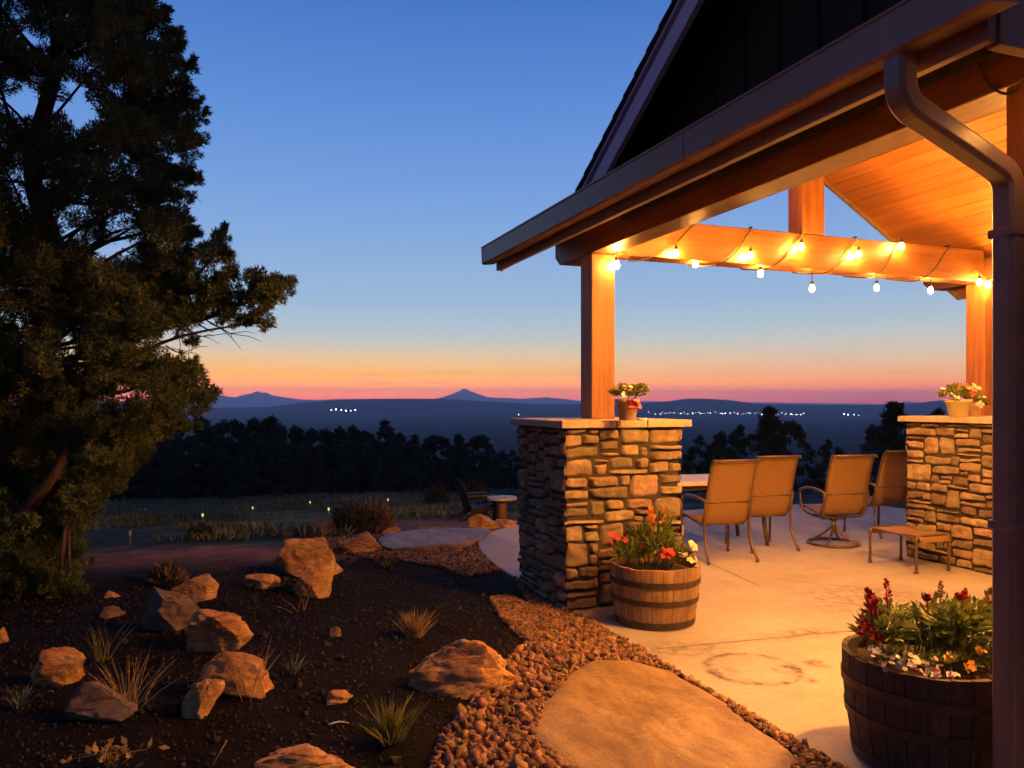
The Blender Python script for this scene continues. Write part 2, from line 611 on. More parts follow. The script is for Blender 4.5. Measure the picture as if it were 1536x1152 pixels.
def unit(a):
    return a / np.maximum(1e-9, np.linalg.norm(a, axis=-1, keepdims=True))


def leaves(name, p, d, ln, wd, m, parent=None, rng=None, droop=0.0):
    """leaf shaped faces: p base, d direction, ln length, wd width"""
    n = len(p)
    rng = rng or np.random.default_rng(1)
    d = unit(d)
    sd = unit(np.cross(d, unit(rng.normal(size=(n, 3)))))
    nn = np.cross(d, sd)
    ln = np.broadcast_to(np.asarray(ln, float), (n,))[:, None]
    wd = np.broadcast_to(np.asarray(wd, float), (n,))[:, None]
    mid = p + d * ln * .45 + nn * ln * .08
    v = np.stack([p, mid + sd * wd * .5, p + d * ln - np.array([0, 0, 1.]) * droop * ln, mid - sd * wd * .5], 1).reshape(-1, 3)
    f = np.arange(4 * n).reshape(n, 4)
    return raw_mesh(name, v, f, m, parent)


def thing(name, label, cat, loc=(0, 0, 0), rz=0, group=None):
    o = bpy.data.objects.new(name, None)
    o.empty_display_size = .1
    C.objects.link(o)
    o.location = loc
    o.rotation_euler = (0, 0, rz)
    tag(o, label, cat, group)
    return o


def tag(o, label, cat, group=None):
    o['label'] = label
    o['category'] = cat
    if group:
        o['group'] = group
    return o


def kind(o, k):
    o['kind'] = k
    return o


def copy_tree(o, parent=None):
    q = o.copy()
    C.objects.link(q)
    if parent is not None:
        q.parent = parent
    for ch in list(o.children):
        copy_tree(ch, q)
    return q


def inside(pt, poly):
    x, y = pt
    r = False
    j = len(poly) - 1
    for i in range(len(poly)):
        xi, yi = poly[i]
        xj, yj = poly[j]
        if (yi > y) != (yj > y) and x < (xj - xi) * (y - yi) / (yj - yi) + xi:
            r = not r
        j = i
    return r


# ------------------------------------------------------------------ ground
def smooth_closed(pts, sub=6):
    out = []
    n = len(pts)
    for i in range(n):
        p0, p1, p2, p3 = [Vector((*pts[(i + k) % n], 0)) for k in (-1, 0, 1, 2)]
        for k in range(sub):
            t = k / sub
            q = .5 * ((2 * p1) + (p2 - p0) * t + (2 * p0 - 5 * p1 + 4 * p2 - p3) * t * t + (3 * p1 - p0 - 3 * p2 + p3) * t ** 3)
            out.append((q.x, q.y))
    return out


SLAB = [(2.573, 1.2), (2.573, 6.9), (2.60, 7.5), (2.68, 8.05), (2.82, 8.6), (3.05, 9.05), (3.35, 9.38), (3.75, 9.62), (4.3, 9.8), (5.5, 10.0),
        (8.0, 10.1), (9.3, 9.9), (9.7, 9.4), (9.8, 8.6), (9.8, 1.2)]


def ground_colour(u, v):
    D = s_ * u + c_ * v
    X = c_ * u - s_ * v
    px, py = CX + F * X / max(D, .5), HY + F * (EYE - tz(u, v)) / max(D, .5)
    w = noise.noise((u * .8, v * .8, 1)) * .8 + .4 * noise.noise((u * 2.2, v * 2.2, 4))
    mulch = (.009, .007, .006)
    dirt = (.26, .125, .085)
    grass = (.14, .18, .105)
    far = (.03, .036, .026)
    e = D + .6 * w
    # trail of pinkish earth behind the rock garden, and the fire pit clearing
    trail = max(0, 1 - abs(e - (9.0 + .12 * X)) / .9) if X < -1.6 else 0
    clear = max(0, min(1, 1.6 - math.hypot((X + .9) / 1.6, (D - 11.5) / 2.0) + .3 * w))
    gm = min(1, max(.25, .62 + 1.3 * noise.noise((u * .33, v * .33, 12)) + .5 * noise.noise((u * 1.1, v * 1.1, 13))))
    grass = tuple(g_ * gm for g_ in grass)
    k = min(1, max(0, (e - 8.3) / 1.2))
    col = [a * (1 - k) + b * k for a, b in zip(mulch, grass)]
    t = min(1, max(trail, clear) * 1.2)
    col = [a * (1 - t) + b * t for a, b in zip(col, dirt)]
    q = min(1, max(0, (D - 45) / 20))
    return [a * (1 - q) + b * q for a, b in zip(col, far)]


def grid_ground():
    # polar sheet about the camera, fine near, coarse far, out to the valley rim
    rs = []
    r = 1.2
    while r < 420:
        rs.append(r)
        r *= 1.016 if r < 14 else 1.035
    th = np.linspace(-R(64), R(64), 300)
    vs, cols = [], []
    for r in rs:
        for a in th:
            u, v = uv(r * math.sin(a), r * math.cos(a))
            z = tz(u, v)
            if 2.4 < u < 10 and v < 10.2 and inside((u, v), SLAB):
                z -= .06
            vs.append((u, v, max(z, -81)))
            cols.append((*ground_colour(u, v), 1))
    n = len(th)
    i = np.arange(len(rs) - 1)[:, None] * n + np.arange(n - 1)[None]
    f = np.stack([i, i + 1, i + n + 1, i + n], -1).reshape(-1, 4)
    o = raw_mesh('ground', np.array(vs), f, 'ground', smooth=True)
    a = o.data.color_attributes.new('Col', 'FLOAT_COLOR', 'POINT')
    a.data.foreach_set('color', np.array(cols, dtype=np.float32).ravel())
    kind(o, 'structure')
    # the patch behind and beside the camera
    b = MB()
    b.box(-60, 80, -40, -.2, -.5, -.02)
    q = b.build('ground_behind_house', 'dark_rock')
    kind(q, 'structure')


grid_ground()


def far_sheet(name, m, D0, D1, prof, floor, rough, seed, front):
    """a range of hills: front slope up to a crest whose height follows prof (pixel x, y), then a back slope"""
    xs = [p[0] for p in prof]
    ys = [p[1] for p in prof]
    vs = []
    px = np.arange(-500, 2101, 2.5)
    rows = np.linspace(0, 1, 21)
    for t in rows:
        D = D0 + (D1 - D0) * t
        for x in px:
            y = np.interp(x, xs, ys)
            top = EYE + (HY - y) / F * (D0 + (D1 - D0) * front)
            k = t / front if t < front else 1 - (t - front) / (1 - front) * .9
            k = max(0, k)
            k = k ** 1.25
            X = (x - CX) / F * (D0 + (D1 - D0) * front)
            h = floor + (top - floor) * k
            nzv = noise.fractal((X * rough, D * rough, seed), 1.0, 2.0, 6)
            h += nzv * (top - floor) * .10 * k * (1 - k) * 3
            u, v = uv(X, D)
            vs.append((u, v, h))
    n = len(px)
    i = np.arange(len(rows) - 1)[:, None] * n + np.arange(n - 1)[None]
    f = np.stack([i, i + 1, i + n + 1, i + n], -1).reshape(-1, 4)
    o = raw_mesh(name, np.array(vs), f, m, smooth=True)
    return kind(o, 'structure')


FLOOR = -80.0
b = MB()
th = np.linspace(-R(62), R(62), 60)
rr = np.geomspace(300, 16500, 40)
vs = []
for r in rr:
    for a in th:
        u, v = uv(r * math.sin(a), r * math.cos(a))
        vs.append((u, v, FLOOR + 3 * noise.noise((u / 300, v / 300, 2))))
i = np.arange(len(rr) - 1)[:, None] * len(th) + np.arange(len(th) - 1)[None]
kind(raw_mesh('valley', np.array(vs), np.stack([i, i + 1, i + len(th) + 1, i + len(th)], -1).reshape(-1, 4), 'valley', smooth=True), 'structure')
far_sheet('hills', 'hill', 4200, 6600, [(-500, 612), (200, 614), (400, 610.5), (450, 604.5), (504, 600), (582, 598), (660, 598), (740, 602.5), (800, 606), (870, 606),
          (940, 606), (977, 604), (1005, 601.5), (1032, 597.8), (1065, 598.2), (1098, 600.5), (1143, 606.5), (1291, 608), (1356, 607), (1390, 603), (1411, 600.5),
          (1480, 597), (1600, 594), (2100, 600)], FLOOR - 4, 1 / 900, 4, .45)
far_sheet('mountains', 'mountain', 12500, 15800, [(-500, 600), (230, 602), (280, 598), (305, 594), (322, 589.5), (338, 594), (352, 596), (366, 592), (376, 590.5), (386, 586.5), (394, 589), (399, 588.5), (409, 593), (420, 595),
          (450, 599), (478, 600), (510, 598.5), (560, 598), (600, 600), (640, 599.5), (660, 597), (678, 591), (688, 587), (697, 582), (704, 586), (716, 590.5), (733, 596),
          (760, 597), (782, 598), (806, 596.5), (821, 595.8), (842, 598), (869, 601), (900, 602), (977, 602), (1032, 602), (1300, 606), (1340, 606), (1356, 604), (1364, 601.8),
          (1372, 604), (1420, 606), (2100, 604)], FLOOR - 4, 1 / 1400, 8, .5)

# ------------------------------------------------------------------ concrete patio
b = MB()
b.prism(SLAB, -.12, 0)
patio = kind(b.build('patio_slab', 'concrete', bevel=.012), 'structure')
# saw-cut control joints and a ring left by a planter: thin sheets lying on the slab
b = MB()
for (p, q) in ((PZ(975, 975), PZ(1270, 947)), (PZ(1155, 868), PZ(1500, 905)), (PZ(1140, 880), PZ(1010, 820))):
    d = (q - p).normalized()
    sd = Vector((-d.y, d.x, 0)) * .005
    b.add([p + sd + Vector((0, 0, .003)), p - sd + Vector((0, 0, .003)), q - sd + Vector((0, 0, .003)), q + sd + Vector((0, 0, .003))], [(0, 1, 2, 3)])
o = kind(b.build('patio_joint', 'joint'), 'structure')


def stain(cen, rings, n=72, seed=1):
    """rings: (radius x, radius y, strength) from inside out"""
    vs, al, fs = [], [], []
    for (rx, ry, st_) in rings:
        for k in range(n):
            a = 2 * math.pi * k / n
            w = 1 + .05 * noise.noise((math.cos(a) * 1.4, math.sin(a) * 1.4, seed)) + .02 * noise.noise((math.cos(a) * 5, math.sin(a) * 5, seed))
            vs.append((cen.x + rx * w * math.cos(a), cen.y + ry * w * math.sin(a), .003))
            al.append(st_)
    for i in range(len(rings) - 1):
        for k in range(n):
            fs.append((i * n + k, i * n + (k + 1) % n, (i + 1) * n + (k + 1) % n, (i + 1) * n + k))
    b = MB()
    b.add(vs, fs)
    o = kind(b.build('patio_stain', 'stain'), 'structure')
    at = o.data.attributes.new('A', 'FLOAT', 'POINT')
    at.data.foreach_set('value', al)


stain(PZ(1129, 1003), ((.14, .14, .0), (.235, .235, .12), (.262, .262, .5), (.275, .275, .75), (.29, .29, .4), (.31, .31, 0)))
stain(PZ(1085, 1008), ((.001, .001, .7), (.06, .05, .5), (.12, .10, 0)), 30, 4)
stain(PZ(1180, 1004), ((.001, .001, .9), (.05, .04, .7), (.11, .09, 0)), 30, 5)
stain(PZ(1226, 996), ((.001, .001, .8), (.06, .04, .5), (.13, .10, 0)), 30, 6)
stain(PZ(1216, 1021), ((.001, .001, .9), (.025, .02, .6), (.06, .05, 0)), 30, 7)
stain(PZ(1205, 951), ((.001, .001, .5), (.18, .06, .4), (.34, .16, 0)), 30, 8)
stain(PZ(1020, 975), ((.001, .001, .4), (.2, .08, .3), (.5, .25, 0)), 30, 9)
stain(PZ(1300, 900), ((.001, .001, .35), (.4, .3, .25), (.9, .6, 0)), 40, 10)

# ------------------------------------------------------------------ path stones
FLAG = [PZ(*p) for p in ((797, 1106), (812, 1070), (832, 1036), (860, 1010), (890, 992), (945, 993), (1005, 1008), (1060, 1040), (1105, 1072), (1150, 1104),
                         (1192, 1136), (1186, 1168), (1100, 1230), (960, 1240), (880, 1190), (846, 1150), (822, 1126))]
FLAG2 = [PZ(*p) for p in ((568, 812), (578, 803), (630, 797), (690, 794.5), (730, 794.5), (738, 798), (716, 812), (700, 818), (640, 824), (592, 826), (572, 821))]


def slab_stone(name, poly, h, label, m, seed, sub=3):
    pts = []
    n = len(poly)
    for i in range(n):
        p, q = poly[i], poly[(i + 1) % n]
        for k in range(sub):
            t = k / sub
            r = p.lerp(q, t)
            r = r + Vector((noise.noise((r.x * 9, r.y * 9, seed)), noise.noise((r.x * 9, r.y * 9, seed + 5)), 0)) * .034
            pts.append((r.x, r.y))
    cx = sum(p[0] for p in pts) / len(pts)
    cy = sum(p[1] for p in pts) / len(pts)
    bm = bmesh.new()
    vb = [bm.verts.new((x - cx, y - cy, -.05)) for x, y in pts]
    vt = [bm.verts.new((x - cx, y - cy, h)) for x, y in pts]
    k = len(pts)
    for i in range(k):
        bm.faces.new((vb[i], vb[(i + 1) % k], vt[(i + 1) % k], vt[i]))
    # a top built of rings so that it can undulate
    prev = vt
    for ring in (.97, .85, .68, .5, .32, .15):
        cur = [bm.verts.new((((x - cx)) * ring, (y - cy) * ring, h + .006 + .012 * noise.noise(((x - cx) * ring * 2.6, (y - cy) * ring * 2.6, seed)))) for x, y in pts]
        for i in range(k):
            bm.faces.new((prev[i], prev[(i + 1) % k], cur[(i + 1) % k], cur[i]))
        prev = cur
    bm.faces.new(prev)
    bmesh.ops.recalc_face_normals(bm, faces=bm.faces)
    me = bpy.data.meshes.new(name)
    bm.to_mesh(me)
    bm.free()
    for p in me.polygons:
        p.use_smooth = True
    me.materials.append(M[m])
    o = bpy.data.objects.new(name, me)
    C.objects.link(o)
    o.location = (cx, cy, tz(cx, cy) if cy > 9.5 else 0)
    mod = o.modifiers.new('edge', 'EDGE_SPLIT')
    mod.split_angle = R(50)
    return tag(o, label, 'flagstone')


slab_stone('flagstone', FLAG, .008, 'large smooth tan flagstone set in gravel beside the patio edge', 'flagstone', 2)
slab_stone('flagstone', FLAG2, .02, 'long pale flagstone leading from the curved patio corner to the fire pit clearing', 'flagstone', 6)

# ------------------------------------------------------------------ gravel
def stones(name, items, m, seed):
    """items: list of (x,y,z,size): angular broken stones as one mesh"""
    rng = np.random.default_rng(seed)
    base = np.array([(x, y, z) for z in (-1, 1) for y in (-1, 1) for x in (-1, 1)]) * .72
    fc = np.array([(0, 2, 3, 1), (4, 5, 7, 6), (0, 1, 5, 4), (2, 6, 7, 3), (0, 4, 6, 2), (1, 3, 7, 5)])
    n = len(items)
    it = np.array(items)
    V = base[None] * (1 + rng.uniform(-.42, .42, size=(n, len(base), 3)))
    V = V * rng.uniform([.8, .55, .35], [1.4, 1.0, .75], size=(n, 1, 3))
    # random rotations
    q = unit(rng.normal(size=(n, 4)))
    w, x, y, z = q.T
    Rm = np.stack([np.stack([1 - 2 * (y * y + z * z), 2 * (x * y - w * z), 2 * (x * z + w * y)], -1),
                   np.stack([2 * (x * y + w * z), 1 - 2 * (x * x + z * z), 2 * (y * z - w * x)], -1),
                   np.stack([2 * (x * z - w * y), 2 * (y * z + w * x), 1 - 2 * (x * x + y * y)], -1)], 1)
    V = np.einsum('nij,nkj->nki', Rm, V) * it[:, 3][:, None, None] + it[:, None, :3]
    f = (fc[None] + (np.arange(n) * len(base))[:, None, None]).reshape(-1, 4)
    return raw_mesh(name, V.reshape(-1, 3), f, m)


def poly_world(px):
    return [tuple(PZ(*p)[:2]) for p in px]


def fill(poly, count, rng, avoid=()):
    xs = [p[0] for p in poly]
    ys = [p[1] for p in poly]
    out = []
    tries = 0
    while len(out) < count and tries < count * 40:
        tries += 1
        p = (rng.uniform(min(xs), max(xs)), rng.uniform(min(ys), max(ys)))
        if inside(p, poly) and not any(inside(p, a) for a in avoid):
            out.append(p)
    return out


rng = np.random.default_rng(11)
FP = [(p.x, p.y) for p in FLAG]
FP2 = [(p.x, p.y) for p in FLAG2]
near = poly_world([(610, 1240), (646, 1152), (658, 1110), (700, 1062), (732, 1020), (766, 985), (800, 962), (820, 940), (868, 920), (1300, 1176), (1420, 1250), (900, 1300)])
mid = poly_world([(735, 898), (760, 893), (800, 908), (848, 918), (872, 922), (830, 945), (800, 968), (772, 950), (750, 925)])
side = poly_world([(772, 868), (776, 862), (850, 917), (800, 912)])
far = poly_world([(570, 826), (640, 825), (700, 818), (722, 806), (722, 820), (730, 838), (752, 856), (700, 864), (655, 848), (600, 838), (540, 832)])
far2 = poly_world([(470, 800), (560, 795), (572, 822), (560, 834), (500, 826)])
items = []
for (x, y) in fill(near, 6500, rng, (FP, SLAB)):
    s = rng.uniform(.011, .027)
    items.append((x, y, tz(x, y) + s * rng.uniform(.1, .5), s))
for (x, y) in fill(near, 1000, rng, (FP, SLAB)):
    # larger broken rock lies on the garden side
    p = c_ * x - s_ * y
    s = rng.uniform(.018, .035)
    if x < 2.1:
        items.append((x, y, tz(x, y) + s * rng.uniform(.45, 1.0), s))
for poly, cnt in ((mid, 2600), (side, 800)):
    for (x, y) in fill(poly, cnt, rng, (SLAB,)):
        s = rng.uniform(.011, .024)
        items.append((x, y, tz(x, y) + s * rng.uniform(.1, .6), s))
for poly, cnt in ((far, 2600), (far2, 900)):
    for (x, y) in fill(poly, cnt, rng, (SLAB, FP2)):
        s = rng.uniform(.014, .03)
        items.append((x, y, tz(x, y) + s * rng.uniform(.1, .6), s))
o = stones('gravel', items, 'pebble', 3)
kind(o, 'stuff')
tag(o, 'broken tan and rust gravel along the patio edge and path stones', 'gravel')
# mulch chips and crumbs in the bed
items = []
bed = poly_world([(-200, 1250), (-150, 900), (250, 850), (430, 850), (560, 830), (690, 866), (760, 900), (790, 965), (700, 1040), (630, 1120), (590, 1250)])
for (x, y) in fill(bed, 7500, rng):
    s = rng.uniform(.005, .013)
    items.append((x, y, tz(x, y) + s * .2, s))
for (x, y) in fill(bed, 90, rng):
    s = rng.uniform(.018, .035)
    items.append((x, y, tz(x, y) + s * .2, s))
o = stones('mulch', items, 'chip', 5)
kind(o, 'stuff')
tag(o, 'dark crumbly bark mulch covering the planting bed', 'mulch')

# ------------------------------------------------------------------ boulders
def boulder(px0, px1, ytop, ybot, label, seed, m='rock', deep=.8, flat=1.0, cat='boulder', tilt=0, sub=5, cuts=11, group=None):
    g = PG((px0 + px1) / 2, ybot)
    Z = depth(g)
    w = (px1 - px0) * Z / F
    d = w * deep
    Zc = Z + d * .45
    w = (px1 - px0) * Zc / F
    # the visible height is the face plus part of the top seen from above
    vis = (ybot - ytop) / F * Zc
    pitch = (EYE - g.z) / Zc
    h = max(.05, (vis - d * pitch * .55)) * flat
    u, v = uv(((px0 + px1) / 2 - CX) / F * Zc, Zc)
    bm = bmesh.new()
    bmesh.ops.create_icosphere(bm, subdivisions=sub, radius=1)
    rnd = random.Random(seed)
    planes = []
    for k in range(cuts):
        nv = Vector((rnd.gauss(0, 1), rnd.gauss(0, 1), rnd.gauss(.15, .8))).normalized()
        planes.append((nv, rnd.uniform(.42, .80)))
    for vv in bm.verts:
        p = vv.co.copy()
        for nv, dd in planes:
            e = p.dot(nv) - dd
            if e > 0:
                p -= nv * e * .97
        q = p * 1.7 + Vector((seed * 3.1, 0, 0))
        q2 = Vector((q.x * 1.2, q.y * 1.2, q.z * 3.2))
        p += p.normalized() * (.13 * noise.fractal(q, .9, 2.1, 6) + .09 * (.5 - abs(noise.noise(q2 * 1.5))) + .05 * (.5 - abs(noise.noise(q2 * 4))))
        vv.co = p
    xs = [vv.co.x for vv in bm.verts]
    ys = [vv.co.y for vv in bm.verts]
    zs = [vv.co.z for vv in bm.verts]
    for vv in bm.verts:
        x = (vv.co.x - min(xs)) / (max(xs) - min(xs)) - .5
        y = (vv.co.y - min(ys)) / (max(ys) - min(ys)) - .5
        z = (vv.co.z - min(zs)) / (max(zs) - min(zs))
        zz = z * 1.42 - .42
        wd_ = 1 + .45 * max(0, .5 - z)
        x, y = max(-.56, min(.56, x * wd_)), max(-.56, min(.56, y * wd_))
        vv.co = (x * w, y * d, zz * h + tilt * x * h)
    me = bpy.data.meshes.new('boulder')
    bm.to_mesh(me)
    bm.free()
    for p in me.polygons:
        p.use_smooth = True
    me.materials.append(M[m])
    o = bpy.data.objects.new(cat, me)
    C.objects.link(o)
    o.location = (u, v, tz(u, v))
    o.rotation_euler = (0, 0, -YAW)
    es = o.modifiers.new('edge', 'EDGE_SPLIT')
    es.split_angle = R(38)
    return tag(o, label, cat, group)


boulder(413, 508, 799, 866, 'tall pale tan boulder with rounded top at the upper edge of the planting bed', 3, deep=.75, tilt=-.1)
boulder(436, 500, 845, 897, 'split tan rock leaning at the foot of the tall pale boulder', 14, deep=.5, tilt=.35)
boulder(264, 329, 862, 902, 'small pale tan rock topping a dark rock near the earth trail', 21, deep=.7)
boulder(208, 300, 880, 950, 'dull brown jagged rock below the small pale rock', 8, 'dark_rock', deep=.6)
boulder(284, 386, 910, 980, 'brown boulder with dark left side behind the broad rough boulder', 31, deep=.7)
boulder(288, 406, 974, 1048, 'broad rough orange boulder in the middle of the planting bed', 17, deep=.7, tilt=-.15)
boulder(274, 338, 1018, 1078, 'jagged orange rock leaning at the left foot of the broad rough boulder', 26, deep=.8, tilt=.3)
boulder(47, 126, 966, 1032, 'small rounded tan boulder alone at the left below the juniper', 41, deep=.7)
boulder(108, 208, 1020, 1084, 'low dark slab of rock lying left of the broad rough boulder', 12, 'dark_rock', deep=.6, tilt=.3)
boulder(612, 777, 958, 1046, 'large flat topped tan boulder next to the gravel strip', 52, deep=.55, tilt=.18, cuts=9)
boulder(388, 530, 1104, 1168, 'flat weathered tan stone at the bottom edge of the planting bed', 63, deep=.6, flat=.8)
boulder(500, 572, 797, 832, 'wide low boulder left of the long pale flagstone', 7, deep=.7)
boulder(570, 603, 787, 800, 'small round tan rock behind the long pale flagstone', 9, deep=.8)
boulder(608, 662, 787, 799, 'low oval rock at the far side of the long pale flagstone', 11, deep=.6)
boulder(700, 748, 769, 794, 'upright tan rock before the round pedestal table', 15, deep=.7)
boulder(738, 776, 777, 792, 'low tan rock right of the upright rock beneath the pedestal table', 19, deep=.8)
boulder(366, 420, 861, 884, 'flat tan rock left of the split leaning rock', 22, deep=.6)
boulder(440, 500, 778, 806, 'reddish mound of rock behind the tall pale boulder', 27, 'dark_rock', deep=.9)
boulder(147, 182, 908, 928, 'grey fist sized stone in the dark bed under the juniper', 33, 'dark_rock', deep=.8, cat='stone')
boulder(156, 178, 885, 897, 'pinkish stone at the edge of the earth trail', 35, deep=.8, cat='stone')
boulder(-8, 9, 940, 966, 'reddish stone cut off by the left edge of the picture', 37, deep=.8, cat='stone')
boulder(494, 512, 938, 956, 'lone dark stone in the middle of the mulch', 39, 'dark_rock', deep=.8, cat='stone')
boulder(490, 530, 1038, 1056, 'small flat tan stone left of the large flat topped boulder', 43, deep=.7, cat='stone')

# ------------------------------------------------------------------ the pavilion over the patio
pav = thing('patio_pavilion', 'timber patio pavilion with gabled roof, brown gutter and downspout, glowing board ceiling', 'pavilion', (3.09, 6.1, 0))
PB = (3.09, 6.1, 0)


def part(mb, name, m, parent=pav, bevel=.006):
    return mb.build(name, m, parent, PB, bevel)


RU = 5.35                                                      # ridge line
ZE, SL = 2.82, 0.59                                            # underside of the eave and the pitch
under = lambda u: ZE + SL * (min(u, 2 * RU - u) - 2.43)
V0, V1 = 1.92, 6.86
# posts
for (u0, u1, v0, v1, z0) in ((2.98, 3.20, 5.99, 6.21, 1.463), (7.57, 7.79, 5.99, 6.21, 1.463), (2.98, 3.20, 2.045, 2.265, .003), (7.57, 7.79, 2.045, 2.265, .003)):
    b = MB()
    b.box(u0, u1, v0, v1, z0, 2.868)
    part(b, 'post', 'timber', bevel=.008)
# eave beams with a cut tail, running out past the posts
for u0 in (2.98, 7.57):
    b = MB()
    top = 3.12
    b.prism_pts([(u0, 2.0, 2.872), (u0, 6.66, 2.872), (u0, 6.76, 2.95), (u0, 6.76, top), (u0, 2.0, top)], (.22, 0, 0))
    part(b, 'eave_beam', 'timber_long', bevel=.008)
# tie beams, king post, ridge beam
for v0, v1 in ((5.99, 6.20), (2.05, 2.26)):
    b = MB()
    b.box(3.203, 7.567, v0, v1, 2.87, 3.20)
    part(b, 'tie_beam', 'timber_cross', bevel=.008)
    b = MB()
    b.box(5.20, 5.46, v0 + .002, v1 - .002, 3.203, 4.24)
    part(b, 'king_post', 'timber', bevel=.008)
b = MB()
b.box(5.24, 5.46, 1.95, 6.80, 4.243, 4.46)
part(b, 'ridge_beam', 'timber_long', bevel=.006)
# tongue and groove ceiling: planks along the ridge, one mesh
b = MB()
random.seed(2)
for sgn in (-1, 1):
    n = 21
    for k in range(n):
        t0, t1 = 2.475 + k * (RU - 2.475) / n, 2.475 + (k + 1) * (RU - 2.475) / n - .010
        us = (t0, t1) if sgn < 0 else (2 * RU - t0, 2 * RU - t1)
        cuts = sorted([V0 + .02, V1 - .045] + [random.uniform(2.6, 6.2)])
        for a, e in zip(cuts[:-1], cuts[1:]):
            j = random.uniform(0, .002)
            b.prism_pts([(us[0], a, under(us[0]) + j), (us[1], a, under(us[1]) + j), (us[1], a, under(us[1]) + .02), (us[0], a, under(us[0]) + .02)], (0, e - a - .002, 0))
part(b, 'ceiling', 'pine_board', bevel=0)
# roof deck
for sgn in (-1, 1):
    b = MB()
    f = (lambda u: u) if sgn < 0 else (lambda u: 2 * RU - u)
    b.prism_pts([(f(2.46), V0, under(2.46) + .028), (RU + .001 * sgn, V0, under(RU) + .028), (RU + .001 * sgn, V0, under(RU) + .21), (f(2.40), V0, under(2.43) + .20),
                 (f(2.40), V0, under(2.43) + .185), (f(2.46), V0, under(2.46) + .165)], (0, V1 + .02 - V0, 0))
    part(b, 'roof', 'shingle', bevel=0)
# fascias along the eaves, rake boards at the far gable
for f in ((lambda u: u), (lambda u: 2 * RU - u)):
    b = MB()
    x0, x1 = sorted((f(2.432), f(2.472)))
    b.box(x0, x1, V0 - .01, V1 + .002, ZE, 3.045)
    part(b, 'fascia', 'fascia', bevel=.003)
    b = MB()
    b.prism_pts([(f(2.475), V1 - .04, under(2.475) - .035), (RU, V1 - .04, under(RU) - .035), (RU, V1 - .04, under(RU) + .20), (f(2.475), V1 - .04, under(2.475) + .17)], (0, .038, 0))
    part(b, 'rake_board', 'fascia', bevel=.003)
# gutter: open trough with a rolled lip
b = MB()
g0, g1 = 1.79, 6.885
prof = [(2.430, 3.03), (2.430, 2.892), (2.415, 2.885), (2.318, 2.873), (2.303, 2.885), (2.298, 3.018), (2.292, 3.024), (2.292, 3.034), (2.312, 3.034), (2.312, 3.026),
        (2.307, 3.018), (2.311, 2.89), (2.322, 2.88), (2.412, 2.892), (2.424, 2.90), (2.424, 3.03)]
b.prism_pts([(u, g0, z) for u, z in prof], (0, g1 - g0, 0))
for v in (g0 - .003, g1):
    b.prism_pts([(u, v, z) for u, z in ((2.432, 3.032), (2.432, 2.89), (2.415, 2.882), (2.316, 2.870), (2.300, 2.884), (2.294, 3.034))], (0, .003, 0))
for v in (3.55,):
    b.prism_pts([(u, v, z) for u, z in ((2.4335, 2.8888), (2.4155, 2.8818), (2.3165, 2.8698), (2.3005, 2.8838), (2.2955, 3.018), (2.298, 3.018), (2.303, 2.885), (2.318, 2.873), (2.415, 2.885))], (0, .06, 0))
gut = part(b, 'gutter', 'gutter_paint', bevel=0)
b = MB()
b.prism_pts([(2.27 + 6.0, g0, z) if 0 else (2 * RU - u, g0, z) for u, z in prof], (0, g1 - g0, 0))
part(b, 'gutter', 'gutter_paint', bevel=0)
# downspout: outlet, two elbows, a long straight pipe down the post
b = MB()
path = [(2.365, 2.21, 2.885), (2.365, 2.21, 2.78)]
for k in range(1, 7):
    t = k / 6
    a = R(69) * t
    path.append((2.365 + .10 * (1 - math.cos(a)), 2.21, 2.78 - .10 * math.sin(a)))
p = path[-1]
e = Vector((math.sin(R(69)), 0, -math.cos(R(69))))
q = Vector((2.925, 2.21, 0))
ln = (q.x - p[0] - .10 * (1 - math.cos(R(69)))) / e.x
p2 = Vector(p) + e * ln
for k in range(0, 7):
    a = R(69) * (1 - k / 6)
    path.append((p2.x + .10 * (math.cos(a) - math.cos(R(69))) * 1.0, 2.21, p2.z - .10 * (math.sin(R(69)) - math.sin(a))))
xl = path[-1][0]
path += [(xl, 2.21, 1.2), (xl, 2.21, .03)]
b.sweep_rect(path, .088, .098, (0, 1, 0))
for z in (2.25, 1.1):
    b.box(xl - .048, xl + .055, 2.155, 2.265, z, z + .035)
dsp = part(b, 'downspout', 'gutter_paint', gut, bevel=.004)
# near gable end: trim and dark siding above it
b = MB()
b.prism_pts([(2.475, V0 + .004, ZE + .24), (2.475, V0 + .004, under(2.475) + .02), (RU, V0 + .004, under(RU) + .02), (2 * RU - 2.475, V0 + .004, under(2.475) + .02), (2 * RU - 2.475, V0 + .004, ZE + .24)],
            (0, .03, 0))
part(b, 'gable_wall', 'siding', bevel=0)
b = MB()
b.box(2.476, 2 * RU - 2.476, V0 - .02, V0 + .03, ZE - .012, ZE + .236)
part(b, 'fascia', 'fascia', bevel=.003)
